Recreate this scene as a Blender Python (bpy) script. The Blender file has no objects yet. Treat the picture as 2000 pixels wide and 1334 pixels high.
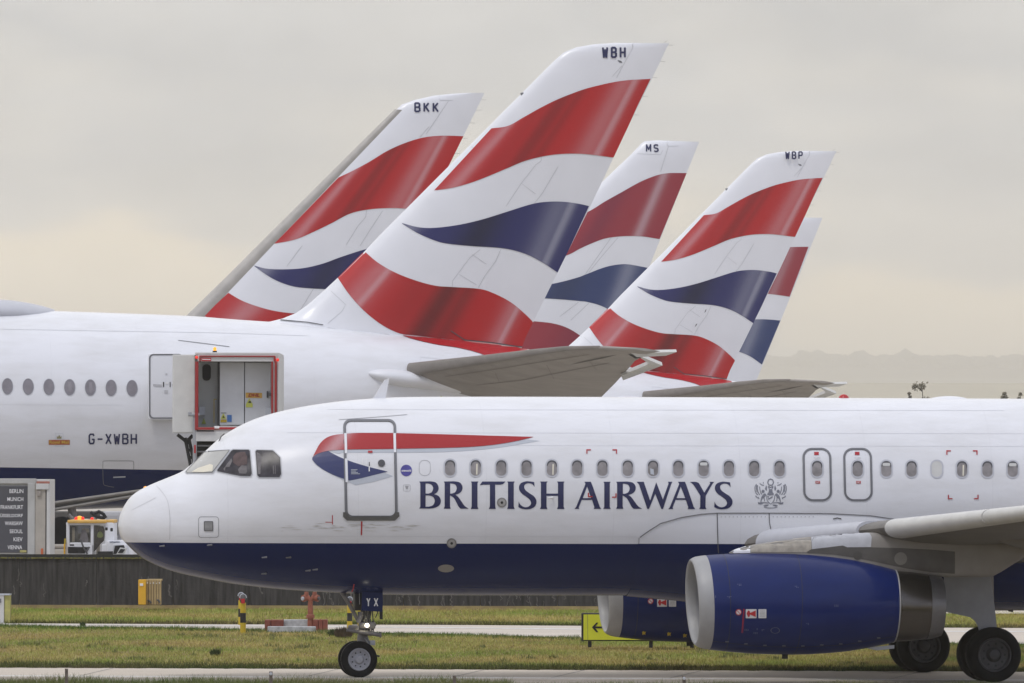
import bpy, bmesh, math, random
import numpy as np
from mathutils import Vector, Matrix, geometry
from mathutils.bvhtree import BVHTree
random.seed(4); rng = np.random.default_rng(7)
rad = math.radians
scn = bpy.context.scene; col = scn.collection

# ------------------------------------------------------------ camera
F = 14880.0                     # focal length in pixels of the 2000 px wide photograph
YAW = rad(7.8); HC = 4.28; HOR = 924.0; ROLL = 0.0025
CAM = Vector((8.4-160*math.sin(YAW), -160*math.cos(YAW), HC))
pitch = math.atan((HOR-667)/F)
fwd0 = Vector((math.sin(YAW), math.cos(YAW), 0)); rt0 = Vector((math.cos(YAW), -math.sin(YAW), 0)); upw = Vector((0,0,1))
fwd = (fwd0*math.cos(pitch)+upw*math.sin(pitch)).normalized()
up0 = rt0.cross(fwd).normalized()
rt = (rt0*math.cos(ROLL)+up0*math.sin(ROLL)).normalized(); up = rt.cross(fwd).normalized()
cd = bpy.data.cameras.new('camera'); cam = bpy.data.objects.new('camera', cd); col.objects.link(cam)
cd.sensor_width = 36; cd.lens = F/2000*36; cd.clip_start = 1; cd.clip_end = 30000
M = Matrix((rt, up, -fwd)).transposed().to_4x4(); M.translation = CAM; cam.matrix_world = M
scn.camera = cam

# ------------------------------------------------------------ sky and sun (overcast)
SUN_EL, SUN_AZ = rad(58), rad(215)     # azimuth measured from +Y towards +X
w = bpy.data.worlds.new('World'); scn.world = w; w.use_nodes = True
nt = w.node_tree; nt.nodes.clear(); N = nt.nodes.new; L = nt.links.new
out = N('ShaderNodeOutputWorld'); bg = N('ShaderNodeBackground'); bg.inputs[1].default_value = 0.1
sky = N('ShaderNodeTexSky'); sky.sky_type = 'NISHITA'; sky.sun_disc = False
sky.sun_elevation = SUN_EL; sky.sun_rotation = SUN_AZ
tc = N('ShaderNodeTexCoord'); sep = N('ShaderNodeSeparateXYZ'); L(tc.outputs['Generated'], sep.inputs[0])
mp = N('ShaderNodeMapping'); mp.inputs['Scale'].default_value = (14, 14, 40); L(tc.outputs['Generated'], mp.inputs[0])
no = N('ShaderNodeTexNoise'); no.inputs['Scale'].default_value = 1.6; no.inputs['Detail'].default_value = 4; no.inputs['Roughness'].default_value = .45
L(mp.outputs[0], no.inputs[0])
ma = N('ShaderNodeMath'); ma.operation = 'MULTIPLY_ADD'; ma.inputs[1].default_value = 0.10; ma.inputs[2].default_value = -0.050
L(no.outputs[0], ma.inputs[0])
ad = N('ShaderNodeMath'); ad.operation = 'ADD'; L(sep.outputs[2], ad.inputs[0]); L(ma.outputs[0], ad.inputs[1])
sc_ = N('ShaderNodeMapRange'); sc_.inputs['From Min'].default_value = 0; sc_.inputs['From Max'].default_value = 1; L(ad.outputs[0], sc_.inputs[0])
cr = N('ShaderNodeValToRGB'); L(sc_.outputs[0], cr.inputs[0]); e = cr.color_ramp.elements
stops = [(0.0,(1.10,.97,.76)),(.017,(1.12,.98,.76)),(.030,(.79,.765,.725)),(.055,(.63,.635,.65)),(.13,(.98,.95,.90)),(.36,(1.06,1.04,1.02)),(.6,(.98,.99,1.03)),(1,(1.05,1.06,1.10))]
e[0].position = stops[0][0]; e[0].color = (*stops[0][1],1); e[1].position = 1; e[1].color = (*stops[-1][1],1)
for p_,c_ in stops[1:-1]:
    q = e.new(p_); q.color = (*c_,1)
vm = N('ShaderNodeVectorMath'); vm.operation = 'SCALE'; L(cr.outputs[0], vm.inputs[0])
mp2 = N('ShaderNodeMapping'); mp2.inputs['Scale'].default_value = (20, 20, 46); mp2.inputs['Location'].default_value = (3, 1, 2); L(tc.outputs['Generated'], mp2.inputs[0])
n2_ = N('ShaderNodeTexNoise'); n2_.inputs['Scale'].default_value = 1.0; n2_.inputs['Detail'].default_value = 6; n2_.inputs['Roughness'].default_value = .55; L(mp2.outputs[0], n2_.inputs[0])
mr2 = N('ShaderNodeMapRange'); mr2.inputs['From Min'].default_value = .3; mr2.inputs['From Max'].default_value = .7; mr2.inputs['To Min'].default_value = 8.9; mr2.inputs['To Max'].default_value = 11.1; L(n2_.outputs[0], mr2.inputs[0]); L(mr2.outputs[0], vm.inputs['Scale'])
# unseen sky behind the camera, dimmed and blued to tune light on near sides
bk = N('ShaderNodeMapRange'); bk.interpolation_type = 'SMOOTHSTEP'; bk.inputs['From Min'].default_value = .35; bk.inputs['From Max'].default_value = -.55; L(sep.outputs[1], bk.inputs[0])
bm_ = N('ShaderNodeMix'); bm_.data_type = 'RGBA'; bm_.blend_type = 'MULTIPLY'; bm_.inputs[7].default_value = (.69,.735,.90,1); L(bk.outputs[0], bm_.inputs[0]); L(vm.outputs[0], bm_.inputs[6])
mx = N('ShaderNodeMix'); mx.data_type = 'RGBA'; mx.inputs[0].default_value = 0.93
L(sky.outputs[0], mx.inputs[6]); L(bm_.outputs[2], mx.inputs[7]); L(mx.outputs[2], bg.inputs[0]); L(bg.outputs[0], out.inputs[0])
sd = bpy.data.lights.new('sun', 'SUN'); sd.energy = 1.15; sd.angle = rad(14); sd.color = (1.0,.955,.88)
sun = bpy.data.objects.new('sun', sd); col.objects.link(sun)
sv = Vector((math.sin(SUN_AZ)*math.cos(SUN_EL), math.cos(SUN_AZ)*math.cos(SUN_EL), math.sin(SUN_EL)))
sun.rotation_euler = (-sv).to_track_quat('-Z','Y').to_euler()
scn.view_settings.view_transform = 'Standard'; scn.view_settings.look = 'None'
scn.view_settings.exposure = 0.0; scn.view_settings.gamma = 1
scn.render.engine = 'CYCLES'
scn.cycles.volume_bounces = 3; scn.cycles.max_bounces = 6; scn.cycles.volume_step_rate = 4; cd.clip_end = 40000; scn.cycles.use_denoising = True

# ------------------------------------------------------------ geometry helpers
def raydir(px, py):
    return (fwd + rt*((px-1000)/F) - up*((py-667)/F)).normalized()
def at(px, py, Y):
    d = raydir(px, py); t = (Y-CAM.y)/d.y
    return CAM + d*t
def gz(D):                                  # terrain height over the depth from the camera
    return min(max(0.0, (D-167)*.0215), .71)
def G(px, D, z):                            # point at depth D, below or above pixel column px
    s = (px-1000)/F*D
    return Vector((CAM.x, CAM.y, 0)) + fwd0*D + rt0*s + upw*z
def yh(px): return HOR + (px-1000)*ROLL
def gD(px, py):
    lo, hi = 60, 500
    for _ in range(50):
        D = (lo+hi)/2
        y = yh(px) + F*(HC-gz(D))/D
        if y > py: lo = D
        else: hi = D
    return D
def gnd(px, py):
    D = gD(px, py); return G(px, D, gz(D))
def zat(py, px, D): return HC - (py-yh(px))*D/F

def pchip(xs, ys):
    xs = np.array(xs, float); ys = np.array(ys, float); h = np.diff(xs); d = np.diff(ys)/h
    m = np.zeros(len(xs)); m[0] = d[0]; m[-1] = d[-1]
    for i in range(1, len(xs)-1):
        if d[i-1]*d[i] > 0:
            w1 = 2*h[i]+h[i-1]; w2 = h[i]+2*h[i-1]; m[i] = (w1+w2)/(w1/d[i-1]+w2/d[i])
    def f(x):
        x = min(max(x, xs[0]), xs[-1]); i = min(int(np.searchsorted(xs, x, side='right'))-1, len(xs)-2); i = max(i,0)
        t = (x-xs[i])/h[i]
        return float((2*t**3-3*t*t+1)*ys[i]+(t**3-2*t*t+t)*h[i]*m[i]+(-2*t**3+3*t*t)*ys[i+1]+(t**3-t*t)*h[i]*m[i+1])
    return f

class MB:
    def __init__(s): s.v = []; s.f = []; s.mi = []; s.cur = 0
    def add(s, vs, fs):
        b = len(s.v); s.v += [tuple(v) for v in vs]
        for f in fs: s.f.append(tuple(b+i for i in f)); s.mi.append(s.cur)
    def box(s, a, b, rot=0, bev=0.0):
        x0,y0,z0 = a; x1,y1,z1 = b
        c = Vector(((x0+x1)/2,(y0+y1)/2,(z0+z1)/2)); h = Vector((abs(x1-x0)/2, abs(y1-y0)/2, abs(z1-z0)/2))
        bm = bmesh.new(); bmesh.ops.create_cube(bm, size=2)
        for v in bm.verts: v.co = Vector((v.co.x*h.x, v.co.y*h.y, v.co.z*h.z))
        if bev: bmesh.ops.bevel(bm, geom=list(bm.edges), offset=min(bev, min(h)*.9), segments=2, affect='EDGES', profile=.6)
        R = Matrix.Rotation(rot, 3, 'Z')
        s.bm(bm, lambda p: c+R@p)
    def bm(s, bm, tf=lambda p: p):
        bm.verts.index_update()
        s.add([tf(v.co.copy()) for v in bm.verts], [[v.index for v in f.verts] for f in bm.faces]); bm.free()
    def gbox(s, px0, px1, py0, py1, D, depth, bev=0.02):      # box facing the camera, rear side at D+depth
        z1 = zat(py0, (px0+px1)/2, D); z0 = zat(py1, (px0+px1)/2, D)
        s0 = (px0-1000)/F*D; s1 = (px1-1000)/F*D
        c = Vector((CAM.x,CAM.y,0))+fwd0*(D+depth/2)+rt0*((s0+s1)/2)+upw*((z0+z1)/2)
        h = Vector((abs(s1-s0)/2, depth/2, abs(z1-z0)/2))
        bm = bmesh.new(); bmesh.ops.create_cube(bm, size=2)
        for v in bm.verts: v.co = Vector((v.co.x*h.x, v.co.y*h.y, v.co.z*h.z))
        if bev: bmesh.ops.bevel(bm, geom=list(bm.edges), offset=min(bev, min(h)*.8), segments=2, affect='EDGES', profile=.6)
        s.bm(bm, lambda p: c+rt0*p.x+fwd0*p.y+upw*p.z)
    def tube(s, pts, r, n=10, cap=True):
        pts = [Vector(p) for p in pts]; rs = r if isinstance(r,(list,tuple)) else [r]*len(pts)
        vs = []; fs = []
        for i,p in enumerate(pts):
            t = (pts[min(i+1,len(pts)-1)]-pts[max(i-1,0)]).normalized()
            a = t.orthogonal().normalized() if i==0 else (a - t*a.dot(t)).normalized()
            b = t.cross(a)
            for k in range(n):
                q = 2*math.pi*k/n; vs.append(p+(a*math.cos(q)+b*math.sin(q))*rs[i])
        for i in range(len(pts)-1):
            for k in range(n):
                fs.append((i*n+k, i*n+(k+1)%n, (i+1)*n+(k+1)%n, (i+1)*n+k))
        if cap: fs.append(tuple(range(n-1,-1,-1))); fs.append(tuple((len(pts)-1)*n+k for k in range(n)))
        s.add(vs, fs)
    def lathe(s, prof, o, ax, n=48, shear=None):               # prof: (along, radius); o origin, ax axis
        ax = Vector(ax).normalized(); o = Vector(o)
        a = Vector((0,0,1)); a = (a-ax*a.dot(ax)); 
        if a.length < .1: a = Vector((1,0,0))-ax*ax.x
        a.normalize(); b = ax.cross(a); vs = []; fs = []
        for (t,r) in prof:
            for k in range(n):
                q = 2*math.pi*k/n; p = (a*math.cos(q)+b*math.sin(q))*r
                sh = shear(t, p) if shear else 0
                vs.append(o+ax*(t+sh)+p)
        for i in range(len(prof)-1):
            for k in range(n): fs.append((i*n+k, i*n+(k+1)%n, (i+1)*n+(k+1)%n, (i+1)*n+k))
        if prof[0][1] > 1e-4 and prof[0][1] < 1e3 and s.capf: fs.append(tuple(range(n)))
        s.add(vs, fs)
    capf = False
    def prism(s, poly, Y0, Y1):                                 # pixel outline extruded between two Y planes (traced at Y0)
        P0 = [at(x,y,Y0) for x,y in poly]; n = len(P0)
        P1 = [Vector((p.x, Y1, p.z)) for p in P0]
        tris = geometry.tessellate_polygon([[Vector((p.x,p.z,0)) for p in P0]])
        s.add(P0+P1, [t for t in tris]+[tuple(n+i for i in reversed(t)) for t in tris]+[(i,(i+1)%n,n+(i+1)%n,n+i) for i in range(n)])
    def loft(s, secs, n=56, cap=True):                          # secs: (X, Yc, zt, zb, halfwidth, zc, exponent)
        vs = []; fs = []
        for S in secs:
            X,Yc,zt,zb,w_ = S[:5]; zc = S[5] if len(S)>5 and S[5] is not None else (zt+zb)/2; ex = S[6] if len(S)>6 else 2
            for k in range(n):
                q = 2*math.pi*k/n; c,s_ = math.cos(q), math.sin(q)
                cc = math.copysign(abs(c)**(2/ex), c); ss = math.copysign(abs(s_)**(2/ex), s_)
                vs.append((X, Yc-w_*cc, zc+((zt-zc) if ss>0 else (zc-zb))*ss))
        for i in range(len(secs)-1):
            for k in range(n): fs.append((i*n+k,(i+1)*n+k,(i+1)*n+(k+1)%n,i*n+(k+1)%n))
        if cap: fs.append(tuple(range(n))); fs.append(tuple((len(secs)-1)*n+k for k in reversed(range(n))))
        s.add(vs, fs)
    def foil(s, secs, Nn, m=18, cap=True):                      # secs: (LE, TE, thickness)
        Nn = Vector(Nn); xs = [(1-math.cos(math.pi*i/m))/2 for i in range(m+1)]
        def th(x): return 5*(.2969*math.sqrt(x)-.126*x-.3516*x*x+.2843*x**3-.1036*x**4)
        vs = []; fs = []; n = 2*m
        for LE,TE,t in secs:
            LE = Vector(LE); TE = Vector(TE)
            for i in range(m+1): vs.append(LE.lerp(TE, xs[i])+Nn*t*th(xs[i]))
            for i in range(m-1,0,-1): vs.append(LE.lerp(TE, xs[i])-Nn*t*th(xs[i]))
        for i in range(len(secs)-1):
            for k in range(n): fs.append((i*n+k,i*n+(k+1)%n,(i+1)*n+(k+1)%n,(i+1)*n+k))
        if cap: fs.append(tuple(range(n))); fs.append(tuple((len(secs)-1)*n+k for k in range(n)))
        s.add(vs, fs)
    def bvh(s): return BVHTree.FromPolygons([Vector(v) for v in s.v], s.f)
    def build(s, name, mats, parent=None, smooth=True, attrs=None, sharp=32):
        me = bpy.data.meshes.new(name); org = parent_org(parent)
        me.from_pydata([(v[0]-org.x, v[1]-org.y, v[2]-org.z) for v in s.v], [], s.f)
        for m_ in (mats if isinstance(mats,(list,tuple)) else [mats]): me.materials.append(m_)
        me.polygons.foreach_set('material_index', s.mi)
        if attrs:
            for k,vals in attrs.items():
                a = me.attributes.new(k, 'FLOAT', 'POINT'); a.data.foreach_set('value', vals)
        me.validate(); me.update()
        bm = bmesh.new(); bm.from_mesh(me); bmesh.ops.recalc_face_normals(bm, faces=bm.faces) if not attrs else None
        bm.to_mesh(me); bm.free()
        if smooth:
            me.polygons.foreach_set('use_smooth', [True]*len(me.polygons))
            me.set_sharp_from_angle(angle=rad(sharp))
        o = bpy.data.objects.new(name, me); col.objects.link(o)
        if parent: o.parent = parent
        return o
def parent_org(p):
    o = Vector((0,0,0))
    while p: o = o+p.location; p = p.parent
    return o
def tag(o, label=None, cat=None, group=None, kind=None):
    for k,v in (('label',label),('category',cat),('group',group),('kind',kind)):
        if v: o[k] = v
    return o
def thing(name, loc, label, cat, group=None):
    o = bpy.data.objects.new(name, None); col.objects.link(o); o.location = loc; o.empty_display_size = .3
    return tag(o, label, cat, group)
def kids(o): return [c for c in bpy.data.objects if c.parent == o]
def copy_tree(o, parent=None, skip=()):
    c = o.copy(); col.objects.link(c)
    if parent: c.parent = parent
    for ch in kids(o):
        if ch.name.split('.')[0] not in skip: copy_tree(ch, c, skip)
    return c

# ------------------------------------------------------------ materials
MATS = {}
def srgb(r,g,b):
    f = lambda c: (c/255/12.92 if c/255<=.04045 else ((c/255+.055)/1.055)**2.4)
    return (f(r),f(g),f(b))
def mat(name, c, rough=.5, metal=0., coat=0., var=.08, vs=3., bump=0., bs=40., emit=None, spec=.5, stretch=(1,1,1)):
    if name in MATS: return MATS[name]
    m = bpy.data.materials.new(name); m.use_nodes = True; t = m.node_tree; b = t.nodes['Principled BSDF']
    b.inputs['Roughness'].default_value = rough; b.inputs['Metallic'].default_value = metal
    b.inputs['Coat Weight'].default_value = coat; b.inputs['Coat Roughness'].default_value = .08
    b.inputs['Specular IOR Level'].default_value = spec
    b.inputs['Base Color'].default_value = (*c,1)
    if emit:
        b.inputs['Emission Color'].default_value = (*emit[0],1); b.inputs['Emission Strength'].default_value = emit[1]
    if var:
        tcn = t.nodes.new('ShaderNodeTexCoord'); mpn = t.nodes.new('ShaderNodeMapping'); mpn.inputs['Scale'].default_value = stretch
        nz = t.nodes.new('ShaderNodeTexNoise'); nz.inputs['Scale'].default_value = vs; nz.inputs['Detail'].default_value = 6; nz.inputs['Roughness'].default_value = .6
        mr = t.nodes.new('ShaderNodeMapRange'); mr.inputs['From Min'].default_value=.3; mr.inputs['From Max'].default_value=.7
        mr.inputs['To Min'].default_value = 1-var; mr.inputs['To Max'].default_value = 1+var
        vmn = t.nodes.new('ShaderNodeVectorMath'); vmn.operation='SCALE'; vmn.inputs[0].default_value = c
        t.links.new(tcn.outputs['Object'], mpn.inputs[0]); t.links.new(mpn.outputs[0], nz.inputs[0]); t.links.new(nz.outputs[0], mr.inputs[0])
        t.links.new(mr.outputs[0], vmn.inputs['Scale']); t.links.new(vmn.outputs[0], b.inputs['Base Color'])
    if bump:
        tcn = t.nodes.new('ShaderNodeTexCoord'); nz = t.nodes.new('ShaderNodeTexNoise'); nz.inputs['Scale'].default_value = bs; nz.inputs['Detail'].default_value = 5
        bp = t.nodes.new('ShaderNodeBump'); bp.inputs['Strength'].default_value = bump; bp.inputs['Distance'].default_value = .02
        t.links.new(tcn.outputs['Object'], nz.inputs[0]); t.links.new(nz.outputs[0], bp.inputs['Height']); t.links.new(bp.outputs[0], b.inputs['Normal'])
    MATS[name] = m; return m
WHITE = (.76,.77,.80); NAVY = (.005,.014,.078)
white = mat('white_paint', WHITE, .35, coat=.2, var=.03, vs=.8)
white2 = mat('white_panel', (.74,.75,.78), .4, var=.05, vs=1.5)
navy = mat('navy_paint', NAVY, .35, spec=.25, var=.1, vs=1)
navy_txt = mat('navy_lettering', (.018,.022,.085), .35, var=0)
red = mat('red_paint', (.42,.018,.025), .35, var=.05)
blue_cowl = mat('blue_cowl_paint', (.004,.0145,.100), .4, coat=.34, spec=.1, var=.12, vs=1.2, stretch=(1,1,3))
greyl = mat('grey_line', (.17,.175,.19), .5, var=.05)
greyd = mat('dark_line', (.08,.08,.085), .6, var=.1)
pline = mat('panel_line', (.36,.365,.38), .6, var=.1)
shad = mat('silver_grey_paint', (.46,.49,.54), .4, var=.03)
wing_grey = mat('wing_grey', (.165,.155,.14), .5, var=.12, vs=1.2, stretch=(1,3,1))
under_grey = mat('underside_grey', (.30,.275,.25), .5, var=.12, vs=.9, stretch=(1,3,1))
slat_m = mat('slat_metal_paint', (.58,.575,.55), .35, var=.08, coat=.2)
lip_m = mat('inlet_lip_metal', (.33,.33,.33), .5, metal=.1, var=.06, vs=4)
duct_m = mat('inlet_duct', (.30,.30,.31), .45, var=.08)
dark = mat('dark_interior', (.012,.012,.014), .7, var=.2)
steel = mat('exhaust_metal', (.12,.112,.105), .25, metal=.95, var=.10, vs=2.5, stretch=(.4,5,5))
steel2 = mat('nozzle_metal', (.20,.20,.21), .4, metal=.7, var=.1)
rubber = mat('tyre_rubber', (.010,.010,.011), .85, spec=.15, var=.25, vs=6)
hub_m = mat('wheel_hub_paint', (.27,.275,.30), .45, var=.15, vs=12)
hub_d = mat('dirty_hub', (.04,.04,.042), .5, var=.3, vs=12)
gear_m = mat('gear_metal', (.17,.16,.155), .4, metal=.3, var=.25, vs=8)
gear_d = mat('gear_door_paint', (.30,.31,.33), .45, var=.1)
glass_w = mat('cabin_pane', (.25,.235,.235), .3, var=.3, vs=4, spec=.3)
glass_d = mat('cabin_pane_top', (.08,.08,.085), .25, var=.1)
frame_w = mat('window_frame', (.50,.51,.55), .35, var=.05)
glass_c = mat('cockpit_glass', (.045,.042,.05), .25, spec=.2, var=.5, vs=6)
glass_s = mat('windscreen_sky_reflection', (.44,.44,.42), .15, spec=.4, var=.12, vs=2)  # pale base colour stands for the sky reflected in the windscreen
black = mat('black_paint', (.012,.012,.013), .5, var=.1)
amber = mat('amber_lamp', (.9,.35,.02), .3, var=0, emit=((1,.45,.05), .8))
redlamp = mat('red_lamp', (.8,.03,.02), .3, var=0, emit=((1,.06,.03), .35))
whitelamp = mat('white_lamp', (1,1,.9), .3, var=0, emit=((1,.93,.75), 6))
yellow = mat('yellow_paint', (.50,.36,.02), .45, var=.06)
sign_y = mat('sign_yellow', (.60,.62,.03), .5, var=.05)
orange = mat('orange_paint', (.75,.42,.03), .5, var=.08)
tanm = mat('tan_slats', (.42,.31,.15), .6, var=.15)
brick = mat('red_brown_blocks', (.20,.055,.035), .7, var=.2, vs=8)
hydr = mat('hydrant_red', (.26,.08,.045), .55, var=.3, vs=10)
wood = mat('weathered_post', (.12,.10,.085), .8, var=.3, vs=15)
concrete_b = mat('pale_concrete_block', (.42,.43,.43), .8, var=.3, vs=8)
beige = mat('beige_panel', (.40,.37,.32), .6, var=.1)
panel_grey = mat('dark_grey_panel', (.075,.075,.085), .5, var=.06)
trail_w = mat('trailer_white', (.57,.57,.55), .5, var=.06)
inner_w = mat('inner_wall_white', (.50,.52,.52), .6, var=.05)
txt_w = mat('white_lettering', (.82,.82,.82), .5, var=0)
cream = mat('cream_paint', (.72,.68,.56), .5, var=.05)

def livery_mat(name, z0, slope, org, rough=.26, dirt=True):
    """white above and navy below a straight painted line, with faint grime and panel seams"""
    m = bpy.data.materials.new(name); m.use_nodes = True; t = m.node_tree; b = t.nodes['Principled BSDF']; Nn = t.nodes.new; K = t.links.new
    b.inputs['Roughness'].default_value = rough; b.inputs['Coat Weight'].default_value = .03; b.inputs['Coat Roughness'].default_value = .12; b.inputs['Specular IOR Level'].default_value = .17
    c = Nn('ShaderNodeTexCoord'); s = Nn('ShaderNodeSeparateXYZ'); K(c.outputs['Object'], s.inputs[0])
    m1 = Nn('ShaderNodeMath'); m1.operation='MULTIPLY_ADD'; K(s.outputs[0], m1.inputs[0]); m1.inputs[1].default_value = slope; m1.inputs[2].default_value = z0
    m2 = Nn('ShaderNodeMath'); m2.operation='LESS_THAN'; K(s.outputs[2], m2.inputs[0]); K(m1.outputs[0], m2.inputs[1])
    bpn = Nn('ShaderNodeBump'); bpn.inputs['Strength'].default_value=.12; bpn.inputs['Distance'].default_value=.03; nb = Nn('ShaderNodeTexNoise'); nb.inputs['Scale'].default_value=1.3; nb.inputs['Detail'].default_value=2
    K(c.outputs['Object'], nb.inputs[0]); K(nb.outputs[0], bpn.inputs['Height']); K(bpn.outputs[0], b.inputs['Normal'])
    # grime: long streaks, a little stronger towards the bottom of the white
    mpn = Nn('ShaderNodeMapping'); mpn.inputs['Scale'].default_value=(.5,1,2.2); K(c.outputs['Object'], mpn.inputs[0])
    nz = Nn('ShaderNodeTexNoise'); nz.inputs['Scale'].default_value=1.1; nz.inputs['Detail'].default_value=8; nz.inputs['Roughness'].default_value=.65; K(mpn.outputs[0], nz.inputs[0])
    mr = Nn('ShaderNodeMapRange'); mr.inputs['From Min'].default_value=.42; mr.inputs['From Max'].default_value=.75; mr.inputs['To Min'].default_value=0; mr.inputs['To Max'].default_value=.34 if dirt else .12; K(nz.outputs[0], mr.inputs[0])
    a = Nn('ShaderNodeMix'); a.data_type='RGBA'; a.inputs[6].default_value=(*WHITE,1); a.inputs[7].default_value=(.50,.49,.46,1); K(mr.outputs[0], a.inputs[0])
    # frame seams
    wv = Nn('ShaderNodeMath'); wv.operation='FRACT'; sc1 = Nn('ShaderNodeMath'); sc1.operation='MULTIPLY'; sc1.inputs[1].default_value=1/2.67; K(s.outputs[0], sc1.inputs[0]); K(sc1.outputs[0], wv.inputs[0])
    lt = Nn('ShaderNodeMath'); lt.operation='LESS_THAN'; lt.inputs[1].default_value=.006; K(wv.outputs[0], lt.inputs[0])
    sm = Nn('ShaderNodeMath'); sm.operation='MULTIPLY'; sm.inputs[1].default_value=.07; K(lt.outputs[0], sm.inputs[0])
    a2 = Nn('ShaderNodeMix'); a2.data_type='RGBA'; K(sm.outputs[0], a2.inputs[0]); K(a.outputs[2], a2.inputs[6]); a2.inputs[7].default_value=(.2,.2,.22,1)
    d = Nn('ShaderNodeMix'); d.data_type='RGBA'; K(m2.outputs[0], d.inputs[0]); K(a2.outputs[2], d.inputs[6]); d.inputs[7].default_value=(*NAVY,1)
    K(d.outputs[2], b.inputs['Base Color'])
    return m

def ribbon_mat(name, c, cdark, pitch=.018):
    """printed ribbon: solid colour breaking into a halftone of white dots where 'fade' rises; darker folds from 'tone'"""
    m = bpy.data.materials.new(name); m.use_nodes = True; t = m.node_tree; b = t.nodes['Principled BSDF']; Nn = t.nodes.new; K = t.links.new
    b.inputs['Roughness'].default_value=.4; b.inputs['Specular IOR Level'].default_value=.22
    co = Nn('ShaderNodeTexCoord'); s = Nn('ShaderNodeSeparateXYZ'); K(co.outputs['Object'], s.inputs[0])
    def sinw(sock, ph):
        k = Nn('ShaderNodeMath'); k.operation='MULTIPLY_ADD'; k.inputs[1].default_value=2*math.pi/pitch; k.inputs[2].default_value=ph; K(sock,k.inputs[0])
        q = Nn('ShaderNodeMath'); q.operation='COSINE'; K(k.outputs[0], q.inputs[0]); return q.outputs[0]
    ax = Nn('ShaderNodeMath'); ax.operation='ADD'; K(sinw(s.outputs[0],0), ax.inputs[0]); K(sinw(s.outputs[2],0), ax.inputs[1])   # -2..2
    fa = Nn('ShaderNodeAttribute'); fa.attribute_name='fade'; to = Nn('ShaderNodeAttribute'); to.attribute_name='tone'
    thr = Nn('ShaderNodeMath'); thr.operation='MULTIPLY_ADD'; thr.inputs[1].default_value=-3.6; thr.inputs[2].default_value=3.0; K(fa.outputs['Fac'], thr.inputs[0])
    gt = Nn('ShaderNodeMapRange'); gt.inputs['From Min'].default_value=-1.9; gt.inputs['From Max'].default_value=1.7
    sb = Nn('ShaderNodeMath'); sb.operation='SUBTRACT'; K(ax.outputs[0], sb.inputs[0]); K(thr.outputs[0], sb.inputs[1]); K(sb.outputs[0], gt.inputs[0])
    c1 = Nn('ShaderNodeMix'); c1.data_type='RGBA'; K(to.outputs['Fac'], c1.inputs[0]); c1.inputs[6].default_value=(*c,1); c1.inputs[7].default_value=(*cdark,1)
    c2 = Nn('ShaderNodeMix'); c2.data_type='RGBA'; K(gt.outputs[0], c2.inputs[0]); K(c1.outputs[2], c2.inputs[6]); c2.inputs[7].default_value=(.74,.75,.79,1)
    K(c2.outputs[2], b.inputs['Base Color']); return m
rib_red = ribbon_mat('ribbon_red', (.45,.013,.014), (.15,.012,.012))
rib_blue = ribbon_mat('ribbon_blue', (.022,.024,.115), (.012,.012,.030))
rib_red_f = ribbon_mat('ribbon_red_hazed', (.30,.030,.045), (.16,.018,.045))  # red and blue copies for far fins, haze and lighting put into the colour
rib_blue_f = ribbon_mat('ribbon_blue_hazed', (.025,.045,.14), (.02,.03,.07))

# ------------------------------------------------------------ decals: outlines laid onto the surface of a body
def smooth_poly(pts, n=5):
    """points (x,y) are corners, (x,y,1) are passed through smoothly"""
    P = [p if len(p)>2 else (p[0],p[1],0) for p in pts]; N_ = len(P); o = []
    for i in range(N_):
        a,b_ = P[i], P[(i+1)%N_]; o.append((a[0],a[1]))
        if a[2] or b_[2]:
            p0 = P[i-1] if a[2] else a; p3 = P[(i+2)%N_] if b_[2] else b_
            for k in range(1,n):
                t = k/n; t2=t*t; t3=t2*t
                o.append(tuple(.5*((2*a[j])+(-p0[j]+b_[j])*t+(2*p0[j]-5*a[j]+4*b_[j]-p3[j])*t2+(-p0[j]+3*a[j]-3*b_[j]+p3[j])*t3) for j in (0,1)))
    return o
def lay(px, py, tgt, off):
    """point of the target surface (a BVH, or a Y plane) seen at the pixel, lifted along the normal"""
    if isinstance(tgt, (int,float)): return at(px,py,tgt)
    d = raydir(px,py); h = tgt.ray_cast(CAM, d)
    if h[0] is None:
        h = tgt.find_nearest(CAM+d*LASTD[0])
    else: LASTD[0] = (h[0]-CAM).length
    n = h[1]
    if n.dot(d) > 0: n = -n
    return h[0] + n*off
LASTD = [160.0]
def flat2d(loops):
    tr = geometry.tessellate_polygon([[Vector((x,y,0)) for x,y in lp] for lp in loops])
    vs = [p for lp in loops for p in lp]; bm = bmesh.new(); bv = [bm.verts.new((x,y,0)) for x,y in vs]
    for t in tr:
        try: bm.faces.new([bv[i] for i in t])
        except ValueError: pass
    return bm
def cut2d(bm, sy, sx=None):
    ys = [v.co.y for v in bm.verts]; xs = [v.co.x for v in bm.verts]
    for c,(lo,hi),st in ((1,(min(ys),max(ys)),sy),(0,(min(xs),max(xs)),sx)):
        if not st: continue
        k = lo+st
        while k < hi:
            n = [0,0,0]; n[c]=1; p=[0,0,0]; p[c]=k
            bmesh.ops.bisect_plane(bm, geom=bm.verts[:]+bm.edges[:]+bm.faces[:], plane_co=p, plane_no=n); k += st
def add_decal(mb, loops, tgt, off=.006, sy=8, sx=None):
    if sx is None and not isinstance(tgt,(int,float)): sx = 12
    bm = loops if isinstance(loops, bmesh.types.BMesh) else flat2d(loops)
    cut2d(bm, sy if sy<29 else 29, sx); bm.verts.index_update()
    mb.add([lay(v.co.x,v.co.y,tgt,off) for v in bm.verts], [[v.index for v in f.verts] for f in bm.faces]); bm.free()
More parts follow.
